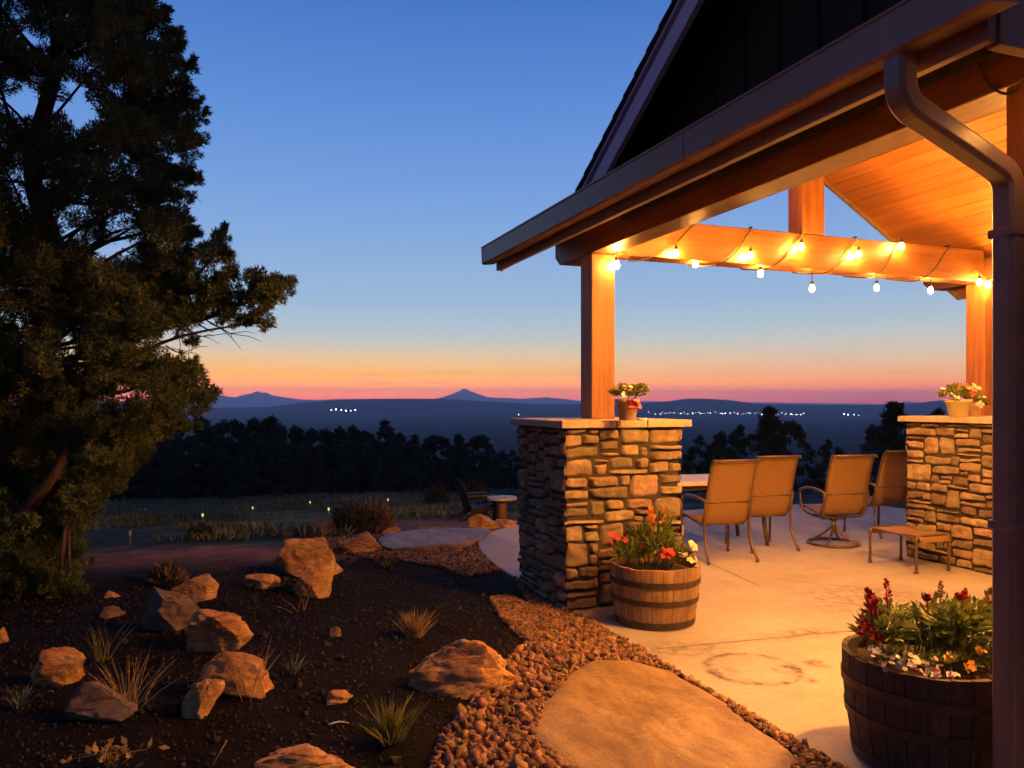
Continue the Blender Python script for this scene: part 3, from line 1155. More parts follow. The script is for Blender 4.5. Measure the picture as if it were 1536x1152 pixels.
# cross gable standing on the left slope: wall, soffit boards, shingles
RV = 3.2
zt = lambda v: 3.228 + .592 * (5.46 - v)
b = MB()
b.prism_pts([(2.95, 1.93, 3.02), (2.95, 5.42, 3.02), (2.95, 5.42, zt(5.42) - .03), (2.95, RV, zt(RV) - .03), (2.95, 1.93, zt(2 * RV - 1.93) - .03)], (.06, 0, 0))
part(b, 'gable_wall', 'siding', bevel=0)
v = 2.05
while v < 5.3:
    b = MB()
    b.box(2.93, 2.9498, v, v + .045, 3.1, zt(max(v + .045, 2 * RV - v)) - .05)
    v += .305
    part(b, 'batten', 'siding', bevel=.003)
for sgn in (1, -1):
    f = (lambda v: v) if sgn > 0 else (lambda v: 2 * RV - v)
    ve = 5.46 if sgn > 0 else 4.46

    def strip(u0, u1, dz0, dz1, end):
        q = MB()
        q.prism_pts([(u0, f(end), zt(end) - dz0), (u0, f(RV), zt(RV) - dz0), (u0, f(RV), zt(RV) - dz1), (u0, f(end), zt(end) - dz1)], (u1 - u0, 0, 0))
        return q
    # shingles: overlapping courses whose butts show as small steps along the rake
    q = MB()
    n = 15
    for k in range(n):
        a, e = RV + (ve - RV) * (k + 1) / n, RV + (ve - RV) * max(0, k - .15) / n
        lift = .012
        ua = 2.35 + (zt(a) - 3.01) / .59 + .1
        ue = 2.35 + (zt(e) - 3.01) / .59 + .1
        q.prism_pts([(2.575, f(a), zt(a) - .012 + lift), (2.575, f(e), zt(e) - .016), (ue, f(e), zt(e) - .016), (ua, f(a), zt(a) - .012 + lift)], (0, 0, -.018))
    ua, ur = 2.35 + (zt(ve) - 3.03) / .59 + .1, 2.35 + (zt(RV) - 3.03) / .59 + .1
    q.prism_pts([(2.585, f(ve), zt(ve) - .018), (2.585, f(RV), zt(RV) - .018), (ur, f(RV), zt(RV) - .018), (ua, f(ve), zt(ve) - .018)], (0, 0, -.03))
    part(q, 'roof', 'shingle', bevel=0)
    part(strip(2.592, 2.96, .05, .072, ve), 'rake_board', 'rake_trim', bevel=0)          # drip edge
    part(strip(2.635, 2.96, .074, .125, ve), 'rake_board', 'siding', bevel=0)            # dark reveal
    part(strip(2.605, 2.645, .112, .255, ve - .05), 'rake_board', 'rake_trim', bevel=.003)   # barge board

# ------------------------------------------------------------------ stone piers
def masonry(b, W_, H_, place, rnd, cell=.046):
    """random rubble: fills a W_ x H_ face with stones; place(x, z, out) -> 3-D point"""
    nx, nz_ = int(round(W_ / cell)), int(round(H_ / cell))
    cw, chh = W_ / nx, H_ / nz_
    used = [[False] * nz_ for _ in range(nx)]
    for zi in range(nz_):
        for xi in range(nx):
            if used[xi][zi]:
                continue
            r = rnd.random()
            if r < .11:
                w, h = rnd.randint(4, 6), rnd.randint(3, 4)
            elif r < .66:
                w, h = rnd.randint(4, 8), rnd.choice((1, 2, 2))
            elif r < .9:
                w, h = rnd.randint(2, 4), rnd.choice((1, 2, 2))
            else:
                w, h = rnd.randint(2, 3), rnd.choice((2, 3))
            run = 1
            while xi + run < nx and not used[xi + run][zi]:
                run += 1
            w = min(w, run)
            if run - w == 1:
                w = run if w < 6 else w - 1
            h = min(h, nz_ - zi)
            while any(used[xi + i][zi + j] for i in range(w) for j in range(h)) and w > 1:
                w -= 1
            while any(used[xi + i][zi + j] for i in range(w) for j in range(h)) and h > 1:
                h -= 1
            for i in range(w):
                for j in range(h):
                    used[xi + i][zi + j] = True
            x0, x1 = xi * cw, (xi + w) * cw
            z0, z1 = zi * chh, (zi + h) * chh
            g = .006
            edge0, edge1 = x0 < 1e-6, x1 > W_ - 1e-6
            x0 += -.022 if edge0 else g
            x1 -= -.022 if edge1 else g
            z0 += g
            z1 -= g
            cxm, czm = (x0 + x1) / 2, (z0 + z1) / 2
            a, e = (x1 - x0) / 2, (z1 - z0) / 2
            nu, nv = max(5, int(w * 2.2) + 3), max(5, int(h * 2.2) + 3)
            sd = rnd.random() * 100
            dep = rnd.uniform(.018, .042)
            tx, tzz = rnd.uniform(-.25, .25), rnd.uniform(-.25, .25)
            co4 = [(rnd.uniform(-.012, .008), rnd.uniform(-.013, .008)) for _ in range(4)]
            pw = rnd.uniform(4, 12)
            vs, fs = [], []
            for j in range(nv + 1):
                for i in range(nu + 1):
                    p, q = -1 + 2 * i / nu, -1 + 2 * j / nv
                    # rounded irregular outline
                    rr = (abs(p) ** pw + abs(q) ** pw) ** (1 / pw) or 1
                    m_ = max(abs(p), abs(q))
                    ex, ez = p * m_ / rr if rr else 0, q * m_ / rr if rr else 0
                    bl = [(1 - ex) * (1 - ez) / 4, (1 + ex) * (1 - ez) / 4, (1 - ex) * (1 + ez) / 4, (1 + ex) * (1 + ez) / 4]
                    kx = sum(b_ * c4_[0] * sg for b_, c4_, sg in zip(bl, co4, (-1, 1, -1, 1)))
                    kz = sum(b_ * c4_[1] * sg for b_, c4_, sg in zip(bl, co4, (-1, -1, 1, 1)))
                    px_, pz_ = cxm + a * ex + kx, czm + e * ez + kz
                    px_ += .015 * m_ * noise.noise((px_ * 9, pz_ * 9, sd))
                    pz_ += .014 * m_ * noise.noise((px_ * 9, pz_ * 9, sd + 31))
                    fall = (1 - m_ ** 14)
                    out = dep * (.25 + .75 * fall) * (1 + tx * p + tzz * q) + fall * (.016 * noise.noise((px_ * 10, pz_ * 14, sd)) + .010 * noise.noise((px_ * 26, pz_ * 34, sd)))
                    if m_ > .999:
                        out = -.006
                    if (edge0 and i == 0) or (edge1 and i == nu):
                        out = dep * .55
                    vs.append(place(px_, pz_, out))
            for j in range(nv):
                for i in range(nu):
                    k = j * (nu + 1) + i
                    fs.append((k, k + 1, k + nu + 2, k + nu + 1))
            b.add(vs, fs, True)


def pier(u0, u1, v0, v1, label, seed, caps):
    base = ((u0 + u1) / 2, (v0 + v1) / 2, 0)
    t = thing('stone_pier', label, 'pier', base)
    H_ = 1.402
    i = .03
    b = MB()
    b.box(u0 + i, u1 - i, v0 + i, v1 - i, .002, H_ - .002)
    b.build('mortar_core', 'mortar', t, base)
    rnd = random.Random(seed)
    b = MB()
    masonry(b, u1 - u0 - 2 * i, H_, lambda x, z, o: (u0 + i + x, v0 + i - o, z), rnd)
    masonry(b, v1 - v0 - 2 * i, H_, lambda x, z, o: (u0 + i - o, v1 - i - x, z), rnd)
    masonry(b, u1 - u0 - 2 * i, H_, lambda x, z, o: (u1 - i - x, v1 - i + o, z), rnd)
    masonry(b, v1 - v0 - 2 * i, H_, lambda x, z, o: (u1 - i + o, v0 + i + x, z), rnd)
    b.build('stone_facing', 'stone', t, base)
    ov = .055
    xs = [u0 - ov] + [u0 + (u1 - u0) * k for k in caps] + [u1 + ov]
    for a, e in zip(xs[:-1], xs[1:]):
        b = MB()
        n = 14
        poly = []
        A, E, F0, G = a + .003, e - .003, v0 - ov, v1 + ov
        ring = [(A + (E - A) * k / n, F0) for k in range(n)] + [(E, F0 + (G - F0) * k / n) for k in range(n)] + [(E - (E - A) * k / n, G) for k in range(n)] + [(A, G - (G - F0) * k / n) for k in range(n)]
        for (x, y) in ring:
            q = .006
            poly.append((x + q * noise.noise((x * 12, y * 12, 1)) * (1 if x in (a, e) else .3), y + q * noise.noise((x * 12, y * 12, 7))))
        b.prism(poly, 1.404, 1.462)
        b.build('cap_stone', 'capstone', t, base, bevel=.008)
    return t


pier(2.51, 3.56, 5.5, 6.52, 'square fieldstone pier with slab cap carrying the post beside the barrel of flowers', 5, (.40, .66))
pier(6.72, 8.20, 5.2, 6.22, 'fieldstone pier with slab cap behind the footstool', 9, (.55,))

# ------------------------------------------------------------------ string of bulbs
SV = 5.965
sl = thing('string_lights', 'string of glowing bulbs wound around the timber tie beam', 'string lights', (5.35, 6.0, 2.8))
SB = Vector((5.35, 6.0, 2.8))
lights = [(925, 398, 5.95), (927, 367, 5.95), (1014, 381, 5.93), (1043, 396, 6.05), (1126, 384, 5.93), (1141, 411, 6.06), (1202, 371, 5.93), (1218, 433, 6.08), (1288, 382, 5.93), (1315, 432, 6.08), (1352, 370, 5.93),
          (1396, 436, 6.08), (1469, 424, 5.93), (1482, 428, 5.93)]
pts3 = [PV(*p) for p in lights]
hang = {0: .05, 3: .03, 5: .07, 7: .10, 9: .08, 11: .07}
extra = [Vector((7.42, 5.0, 2.80)), Vector((7.42, 4.1, 2.78)), Vector((7.42, 3.2, 2.80)), Vector((6.6, 2.38, 2.82)), Vector((5.3, 2.38, 2.80)), Vector((4.1, 2.38, 2.82)), Vector((3.25, 3.05, 3.0)), Vector((3.25, 4.45, 3.0)), Vector((2.93, 1.95, 2.72))]  # the pair behind the eave beam is added to fill the barrel's shadow


def bulb(p, drop=0.03, mname='bulb_glow'):
    b = MB()
    prof = [(.001, -.058), (.012, -.055), (.019, -.047), (.0235, -.034), (.022, -.02), (.016, -.004), (.0125, .006)]
    b.lathe(prof, 14, p)
    o = b.build('light_bulb', mname, sl, SB)
    b = MB()
    b.lathe([(.014, .0065), (.016, .012), (.016, .032), (.011, .045), (.004, .05)], 10, p)
    b.tube([p + Vector((0, 0, .045)), p + Vector((.003, .002, .05 + drop))], .004, 6)
    sk = b.build('socket', 'cord', o, SB)


for k, p in enumerate(pts3):
    bulb(p + Vector((0, 0, .028)), hang.get(k, .02))
for k, p in enumerate(extra):
    bulb(p, .03, ('bulb_glow', 'fill_bulb_glow', 'dim_bulb_glow')[0 if k < 3 or k == 4 else 1 if k < 8 else 2])
b = MB()
diag = [((972, 386), (1045, 334)), ((1078, 394), (1128, 342)), ((1152, 402), (1204, 350)), ((1240, 408), (1285, 357)), ((1308, 414), (1348, 362)), ((1378, 420), (1424, 369))]
path = [PV(926, 372, 5.975), PV(945, 384, 5.97)]
for (lo_, hi_) in diag:
    a, e = PV(*lo_, 5.978), PV(*hi_, 5.978)
    a.z = min(a.z, 2.855)
    e.z = 3.212
    path += [Vector((a.x - .12, 6.1, 2.845)), Vector((a.x, 5.985, a.z - .004)), a.lerp(e, .35) + Vector((.05, -.004, -.02)), a.lerp(e, .75) + Vector((.02, 0, -.01)), e,
             Vector((e.x + .03, 6.1, 3.212)), Vector((e.x + .04, 6.212, 3.19)), Vector((e.x + .03, 6.215, 2.90))]
path += [PV(1445, 420, 6.05), PV(1462, 405, 5.975), PV(1475, 415, 5.975)]
b.tube(path, .0065, 6, sub=3)
b.build('cord', 'cord', sl, SB)
b = MB()
q = [PV(1462, 62, 2.25), ]
cp = []
for (px, py) in ((1459, 60), (1463, 85), (1470, 100), (1478, 118), (1492, 134), (1510, 141), (1530, 132)):
    t = (px - 323)
    Z = 2.968 * F / (c_ * t)
    cp.append(PD(px, py, Z))
b.tube(cp, .0055, 6, sub=3)
b.build('cord', 'cord', sl, SB)
b = MB()
b.obox(cp[1] + Vector((-.004, 0, 0)), (.008, .02, .012), .3)
b.build('clip', 'white_glaze', sl, SB)
# the cord goes on round the far side of the pavilion to unseen bulbs there, some added as fill
b = MB()
b.tube([PV(1475, 415, 5.975), Vector((7.45, 5.9, 2.86)), extra[0] + Vector((0, 0, .08)), extra[1] + Vector((0, 0, .08)), extra[2] + Vector((0, 0, .08)), Vector((7.4, 2.4, 2.90)), extra[3] + Vector((0, 0, .08)),
        extra[4] + Vector((0, 0, .08)), extra[5] + Vector((0, 0, .08)), Vector((3.25, 2.36, 2.96)), extra[6] + Vector((0, 0, .06)), extra[7] + Vector((0, 0, .06)), Vector((3.26, 5.9, 2.98))], .0045, 6, sub=4)
b.tube([Vector((2.97, 2.02, 2.9)), Vector((2.94, 1.97, 2.84)), extra[8] + Vector((0, 0, .07))], .0045, 6, sub=3)
b.build('cord', 'cord', sl, SB)

# pendant lantern hanging from the ridge beam, just out of the picture on the right
LP = Vector((5.35, 3.0, 0))
ln_ = thing('pendant_lantern', 'glass globe lantern hanging from the board ceiling', 'lantern', (4.2, 2.7, 2.75))
LB = Vector((4.2, 2.7, 2.75))
b = MB()
b.lathe([(.002, -.1), (.045, -.09), (.082, -.05), (.095, 0), (.082, .05), (.05, .085)], 20, LB)
b.build('globe', 'lantern_glow', ln_, LB)
b = MB()
b.lathe([(.055, .087), (.06, .10), (.02, .125), (.008, .13)], 16, LB)
b.tube([LB + Vector((0, 0, .125)), Vector((4.2, 2.7, 3.875))], .007, 8)
b.build('stem', 'bronze_frame', ln_, LB)

# ------------------------------------------------------------------ plants in containers
def blob_leaves(cen, rad, n, rg, low=-.2):
    d = unit(rg.normal(size=(n, 3)))
    d[:, 2] = np.abs(d[:, 2]) * (1 - low) + low * .4
    r = rg.uniform(.35, 1.0, size=(n, 1)) ** .6
    p = np.array(cen) + d * r * np.array(rad)
    return p, d


def flower(b, p, r, nrm, n=5, rot=0):
    nrm = Vector(nrm).normalized()
    a = nrm.cross(Vector((.3, .2, 1)) if abs(nrm.z) < .9 else Vector((1, 0, 0))).normalized()
    e = nrm.cross(a)
    p = Vector(p)
    for k in range(n):
        w = rot + 2 * math.pi * k / n
        d = a * math.cos(w) + e * math.sin(w)
        s = a * -math.sin(w) + e * math.cos(w)
        b.add([p, p + d * r * .6 + s * r * .48 + nrm * r * .15, p + d * r * 1.05 + nrm * r * .1, p + d * r * .6 - s * r * .48 + nrm * r * .15], [(0, 1, 2, 3)])


def flowers(name, pts, r, m, parent, rg, n=5, out=None):
    for p in pts:
        b = MB()
        d = rg.normal(size=3) * .5 + np.array([0, -.6, .6]) + (out if out is not None else 0)
        flower(b, p, r * rg.uniform(.8, 1.2), d, n, rg.uniform(0, 6))
        if n >= 5:
            flower(b, Vector(p) + Vector(d).normalized() * r * .1, r * .6, d, n, rg.uniform(0, 6))
        b.build(name, m, parent)


def plume(b, p, h, r, rg, lean=(0, 0)):
    """feathery flower spike"""
    p = Vector(p)
    for k in range(60):
        t = rg.uniform(0, 1)
        w = rg.uniform(0, 2 * math.pi)
        rr = r * (1 - t) ** .7 * rg.uniform(.3, 1)
        q = p + Vector((lean[0] * t * h + .3 * rr * math.cos(w), lean[1] * t * h + .3 * rr * math.sin(w), t * h))
        d = Vector((math.cos(w) * .6, math.sin(w) * .6, 1.1)).normalized()
        s = d.cross(Vector((rg.normal(), rg.normal(), rg.normal()))).normalized() * r * .3
        l = r * rg.uniform(.9, 1.6) * (1 - .4 * t)
        b.add([q, q + d * l * .5 + s + Vector((math.cos(w), math.sin(w), 0)) * rr * .5, q + d * l + Vector((math.cos(w), math.sin(w), 0)) * rr * .6, q + d * l * .5 - s], [(0, 1, 2, 3)])
    b.tube([p - Vector((0, 0, .1)), p + Vector((lean[0] * h, lean[1] * h, h))], [r * .3, r * .1], 6)


def barrel(cx, cy, r, h, label, wood, seed):
    t = thing('barrel_planter', label, 'planter', (cx, cy, 0))
    rnd = random.Random(seed)
    b = MB()
    n = 26
    rad = lambda z: r * (.86 + .14 * math.sin(math.pi * .5 * min(1, z / h * 1.05)))       # sawn half barrel: widest at the rim
    zs = [.003, h * .2, h * .4, h * .6, h * .8, h]
    for k in range(n):
        a0, a1 = 2 * math.pi * k / n + .006, 2 * math.pi * (k + 1) / n - .006
        dz = rnd.uniform(-.006, .004)
        vs, fs = [], []
        for z in zs:
            zz = z + (dz if z == h else 0)
            for a, rr in ((a0, rad(z)), ((a0 + a1) / 2, rad(z) * 1.004), (a1, rad(z)), (a1, rad(z) - .026), (a0, rad(z) - .026)):
                vs.append((rr * math.cos(a), rr * math.sin(a), zz))
        for i in range(len(zs) - 1):
            for j in range(5):
                fs.append((i * 5 + j, i * 5 + (j + 1) % 5, (i + 1) * 5 + (j + 1) % 5, (i + 1) * 5 + j))
        fs += [(4, 3, 2, 1, 0), tuple((len(zs) - 1) * 5 + j for j in range(5))]
        b.add(vs, fs)
    b.build('staves', wood, t)
    for z0, z1 in ((.012, .055), (h * .40, h * .40 + .04), (h * .70, h * .70 + .042)):
        b = MB()
        m_ = 48
        vs, fs = [], []
        for z in (z0, z1):
            for k in range(m_):
                a = 2 * math.pi * k / m_
                for e in (.002, .006):
                    vs.append(((rad(z) * 1.004 + e) * math.cos(a), (rad(z) * 1.004 + e) * math.sin(a), z))
        for k in range(m_):
            k2 = (k + 1) % m_
            A = lambda l, kk, e: l * 2 * m_ + kk * 2 + e
            fs += [(A(0, k, 1), A(0, k2, 1), A(1, k2, 1), A(1, k, 1)), (A(1, k, 0), A(1, k, 1), A(1, k2, 1), A(1, k2, 0)), (A(0, k, 0), A(0, k2, 0), A(0, k2, 1), A(0, k, 1))]
        b.add(vs, fs, False)
        b.build('hoop', 'iron_band', t)
    b = MB()
    b.lathe([(rad(.01) - .03, .01), (rad(h * .5) - .029, h * .5), (rad(h) - .028, h - .06), (r * .6, h - .035), (.05, h - .025), (.005, h - .024)], 28)
    b.build('soil', 'soil', t)
    return t


rg = np.random.default_rng(5)
LB_ = PZ(982, 942) 
lbx, lby = 2.57 + .0, 0
q = PD(982, 700, 5.78)
lb = barrel(q.x, q.y, .325, .43, 'weathered half barrel of flowers standing against the near stone pier', 'barrel_wood', 3)
hz = .41
def cam_off(dx, dz_, z):
    """offset given as right-of-view / away-from-view metres"""
    return np.array([dx * c_ + dz_ * s_, -dx * s_ + dz_ * c_, z])
P_, D_ = [], []
for (dx, dd, z, rad, n) in ((-.20, -.05, .47, (.10, .10, .10), 260), (-.08, .05, .52, (.10, .10, .14), 300), (.02, -.08, .50, (.12, .1, .16), 380), (.07, .02, .58, (.07, .07, .2), 220), (.15, -.1, .46, (.1, .09, .07), 220), (-.14, .1, .5, (.1, .1, .12), 200), (.2, .05, .45, (.08, .08, .06), 120)):
    p, d = blob_leaves(cam_off(dx, dd, z), rad, n, rg)
    P_.append(p)
    D_.append(d + np.array([0, 0, .5]))
leaves('foliage', np.concatenate(P_), np.concatenate(D_), rg.uniform(.035, .075, sum(map(len, P_))), rg.uniform(.010, .022, sum(map(len, P_))), 'leaf', lb, rg, .1)
P_, D_ = [], []
for k in range(70):
    P_.append(cam_off(rg.uniform(-.16, .16), rg.uniform(-.16, .12), .44))
    D_.append(rg.normal(size=3) * .35 + np.array([0, 0, 1]))
leaves('blades', np.array(P_), np.array(D_), rg.uniform(.14, .30, 70), rg.uniform(.008, .016, 70), 'bright_leaf', lb, rg, .12)
for (q_, h_, r_, l_) in (((-.02, -.04, .68), .15, .035, (-.12, 0)), ((.06, .0, .70), .13, .022, (.05, 0)), ((.0, .06, .62), .10, .018, (0, 0))):
    b = MB()
    plume(b, cam_off(*q_), h_, r_, rg, l_)
    b.build('plume', 'orange_bloom', lb)
flowers('red_flower', [cam_off(.06 + rg.uniform(-.04, .04), -.2 + rg.uniform(-.02, .02), .53 + rg.uniform(-.025, .025)) for _ in range(9)], .026, 'red_bloom', lb, rg)
flowers('dark_red_flower', [cam_off(-.27 + rg.uniform(-.05, .05), -.05 + rg.uniform(-.04, .04), .60 + rg.uniform(-.05, .05)) for _ in range(9)] + [cam_off(-.12, -.1, .58), cam_off(-.1, -.1, .56)], .022, 'red_bloom', lb, rg)
flowers('pale_flower', [cam_off(x, y, z) for x, y, z in ((.17, -.22, .52), (.15, -.22, .53), (.24, -.18, .49), (.22, -.2, .48), (.25, -.17, .50), (.26, -.12, .56), (.25, -.1, .58), (.24, -.12, .55), (.27, -.14, .52))], .030, 'cream_bloom', lb, rg)
b = MB()
for k in range(26):
    x, y = rg.uniform(-.2, .18), rg.uniform(-.15, .12)
    p0 = Vector(cam_off(x, y, .40))
    b.tube([p0, p0 + Vector((rg.normal() * .03, rg.normal() * .03, .1)), p0 + Vector((rg.normal() * .06, rg.normal() * .06, rg.uniform(.15, .26)))], [.004, .003, .002], 5)
b.build('stems', 'leaf', lb)

q = PD(1392, 700, 3.55)
rb = barrel(q.x, q.y, .36, .47, 'dark half barrel of red and yellow flowers standing next to the downspout', 'dark_barrel_wood', 8)
P_, D_, L_, Wd = [], [], [], []
for (dx, dd, z, rad, n, l0, l1) in ((-.21, .0, .58, (.11, .1, .11), 330, .05, .085), (-.13, .1, .60, (.1, .1, .14), 260, .05, .09), (.0, .05, .56, (.13, .1, .10), 260, .05, .09), (.10, -.05, .63, (.12, .12, .15), 360, .06, .10),
                                    (.2, .0, .62, (.12, .12, .15), 330, .06, .10), (.1, .12, .6, (.2, .1, .14), 300, .05, .09), (.0, -.2, .50, (.15, .08, .06), 260, .03, .06), (.2, -.18, .50, (.14, .08, .07), 260, .03, .06), (-.2, -.15, .52, (.1, .08, .05), 150, .03, .05)):
    p, d = blob_leaves(cam_off(dx, dd, z), rad, n, rg)
    keep = rg.uniform(size=n) < .62
    p, d = p[keep], d[keep]
    n = len(p)
    P_.append(p)
    D_.append(d + np.array([0, 0, .35]))
    L_.append(rg.uniform(l0, l1, n) * .95)
    Wd.append(rg.uniform(l0, l1, n) * .30)
leaves('foliage', np.concatenate(P_), np.concatenate(D_), np.concatenate(L_), np.concatenate(Wd), 'leaf', rb, rg, .18)
P_, D_ = [], []
for k in range(150):
    a = rg.choice(4)
    cx_, hh = ((-.17, .72), (.02, .70), (.12, .76), (.24, .74))[a]
    P_.append(cam_off(cx_ + rg.normal() * .03, rg.normal() * .04, rg.uniform(.52, hh)))
    D_.append(rg.normal(size=3) * .8 + np.array([0, 0, .5]))
leaves('tall_leaves', np.array(P_), np.array(D_), rg.uniform(.06, .12, 150), rg.uniform(.025, .045, 150), 'bright_leaf', rb, rg, .2)
for (x, y, z, h, r, ln2) in ((-.24, .0, .70, .17, .035, (-.25, 0)), (-.22, .03, .72, .14, .03, (-.3, 0)), (-.155, .05, .78, .14, .020, (-.1, 0)), (-.29, -.03, .62, .12, .020, (-.2, 0)), (.14, .0, .70, .14, .035, (0, 0)), (.17, .02, .74, .10, .025, (.1, 0)), (.02, .04, .78, .04, .022, (0, 0))):
    b = MB()
    plume(b, cam_off(x, y, z), h, r, rg, ln2)
    b.build('plume', 'red_bloom', rb)
for (x, y, z, h, r, ln2) in ((.08, .05, .80, .10, .018, (.1, 0)), (.27, .0, .74, .13, .032, (.25, 0)), (.31, .05, .66, .10, .02, (.3, 0)), (.2, .06, .78, .08, .016, (0, 0))):
    b = MB()
    plume(b, cam_off(x, y, z), h, r, rg, ln2)
    b.build('seed_head', 'bud', rb)
flowers('striped_flower', [cam_off(x + rg.normal() * .012, y, z + rg.normal() * .012) for x, y, z in ((-.25, -.22, .53), (-.2, -.25, .51), (-.17, -.22, .55), (-.22, -.2, .56), (-.12, -.3, .50), (-.10, -.28, .52), (-.07, -.3, .50), (-.28, -.15, .54), (-.3, -.12, .56), (-.15, -.28, .51))], .021, 'white_bloom', rb, rg)
flowers('maroon_flower', [cam_off(x + rg.normal() * .012, y, z + rg.normal() * .012) for x, y, z in ((-.24, -.225, .535), (-.19, -.255, .515), (-.13, -.305, .505), (-.09, -.3, .515), (-.18, -.23, .545), (-.07, -.31, .50))], .016, 'maroon_bloom', rb, rg)
flowers('pale_flower', [cam_off(-.19 + rg.normal() * .075, -.25 + rg.normal() * .035, .525 + rg.normal() * .022) for _ in range(34)], .0135, 'blush_bloom', rb, rg)
flowers('yellow_flower', [cam_off(x, y, z) for x, y, z in ((-.03, -.22, .545), (-.02, -.22, .555), (.12, -.2, .585), (.11, -.2, .585), (.26, -.18, .53))], .032, 'yellow_bloom', rb, rg, 7)
flowers('orange_flower', [cam_off(x, y, z) for x, y, z in ((.05, -.25, .52), (.23, -.24, .53), (.24, -.24, .52), (.2, -.28, .49), (.21, -.28, .48), (.02, -.26, .51))], .026, 'orange_bloom', rb, rg, 7)
flowers('red_flower', [cam_off(-.29 + rg.uniform(-.05, .05), -.05 + rg.uniform(-.04, .04), .62 + rg.uniform(-.06, .06)) for _ in range(14)], .022, 'red_bloom', rb, rg)
b = MB()
for k in range(40):
    x, y = rg.uniform(-.26, .28), rg.uniform(-.1, .1)
    p0 = Vector(cam_off(x, y, .42))
    b.tube([p0, p0 + Vector((rg.normal() * .02, rg.normal() * .02, .15)), p0 + Vector((rg.normal() * .04, rg.normal() * .04, rg.uniform(.25, .36)))], [.005, .004, .003], 5)
b.build('stems', 'leaf', rb)


for o_ in rb.children:
    if o_.name.split('.')[0] not in ('staves', 'hoop', 'soil'):
        o_.scale = (1, 1, .74)
        o_.location.z = .47 * .26 - .01


def flower_pot(p, r, h, potmat, label, seed, spread, tall, blooms):
    t = thing('flower_pot', label, 'flower pot', p)
    b = MB()
    b.lathe([(r * .66, .002), (r * .70, .004), (r * .95, h * .82), (r * 1.06, h * .83), (r * 1.08, h), (r * .98, h), (r * .94, h * .86), (r * .5, h * .84), (.004, h * .85)], 28)
    b.build('pot', potmat, t)
    rg = np.random.default_rng(seed)
    P_, D_ = [], []
    for (dx, dd, z, rad, n) in spread:
        q, d = blob_leaves(cam_off(dx, dd, z), rad, n, rg)
        P_.append(q)
        D_.append(d + np.array([0, 0, .3]))
    n = sum(map(len, P_))
    leaves('foliage', np.concatenate(P_), np.concatenate(D_), rg.uniform(.025, .05, n), rg.uniform(.018, .034, n), 'bright_leaf', t, rg, .15)
    b = MB()
    for (x0, x1, y, z0, z1) in tall:
        p0, p1 = Vector(cam_off(x0, y, z0)), Vector(cam_off(x1, y, z1))
        b.tube([p0, p0.lerp(p1, .5) + Vector((0, 0, .02)), p1], [.004, .003, .002], 5)
    b.build('stems', 'leaf', t)
    for nm, m, pts, r_ in blooms:
        flowers(nm, [cam_off(x, y, z) for x, y, z in pts for _ in range(3)] if 0 else [cam_off(x + rg.normal() * .012, y + rg.normal() * .01, z + rg.normal() * .012) for x, y, z in pts for _ in range(4)], r_, m, t, rg)
    return t


pp = PD(941, 632, 6.02)
pp.z = 1.463
flower_pot(pp, .088, .165, 'terracotta', 'tan clay pot of cream and pink flowers beside the post above the barrel', 31,
           ((-.05, -.02, .20, (.07, .07, .06), 110), (.04, -.02, .19, (.08, .07, .06), 120), (.10, -.01, .22, (.05, .05, .05), 70), (0, .03, .2, (.09, .07, .06), 100)),
           ((.04, .14, 0, .16, .27), (.05, .16, .01, .16, .25), (-.02, -.06, 0, .16, .26), (0, .11, .0, .16, .29)),
           (('cream_flower', 'cream_bloom', ((-.05, -.06, .24), (-.01, -.07, .22), (-.03, -.06, .25), (.0, -.06, .23), (.03, -.06, .225)), .022),
            ('pink_flower', 'pink_bloom', ((.02, -.10, .14), (.04, -.10, .125), (.055, -.09, .11), (-.08, -.05, .22), (.06, -.09, .12), (.03, -.10, .11)), .020)))
b = MB()
b.lathe([(.030, .002), (.036, .006), (.040, .022), (.036, .022), (.032, .010), (.004, .008)], 20)
dp = PD(962.5, 632, 5.92)
sdish = b.build('saucer', 'white_glaze', None)
sdish.location = (dp.x, dp.y, 1.463)
tag(sdish, 'small white dish on the pier cap right of the tan clay pot', 'dish')

pp = PD(1437, 632, 7.62)
pp.z = 1.463
flower_pot(pp, .115, .17, 'pale_pot', 'pale yellow pot of red and peach flowers on the pier behind the footstool', 37,
           ((-.10, -.02, .20, (.09, .07, .07), 130), (.02, -.03, .2, (.1, .08, .07), 140), (.12, -.01, .18, (.08, .06, .07), 110), (0, .05, .24, (.11, .07, .06), 120)),
           ((-.03, -.15, 0, .16, .24), (.05, .2, .01, .16, .20), (0, .05, 0, .16, .3)),
           (('peach_flower', 'cream_bloom', ((-.14, -.05, .24), (-.12, -.06, .22), (-.08, -.1, .17), (-.06, -.1, .16), (-.07, -.1, .19), (.09, -.05, .28), (.11, -.04, .27), (.16, -.03, .28), (.06, -.05, .27)), .024),
            ('red_flower', 'pink_bloom', ((.08, -.08, .22), (.09, -.08, .225), (.03, -.02, .29), (.06, -.01, .30), (.0, -.02, .28)), .026),
            ('dark_flower', 'maroon_bloom', ((-.08, .02, .27), (-.05, .02, .28), (-.10, .02, .26)), .022)))
pp2 = PD(1461, 632, 7.78)
pp2.z = 1.463
flower_pot(pp2, .075, .13, 'terracotta', 'smaller clay pot tucked behind the pale yellow pot against the post', 41,
           ((.02, -.02, .15, (.08, .06, .05), 90), (.05, -.03, .10, (.05, .05, .06), 60)), ((0, .06, 0, .12, .2),),
           (('white_flower', 'white_bloom', ((.0, -.08, .12), (.02, -.08, .11), (.03, -.06, .21)), .024),))

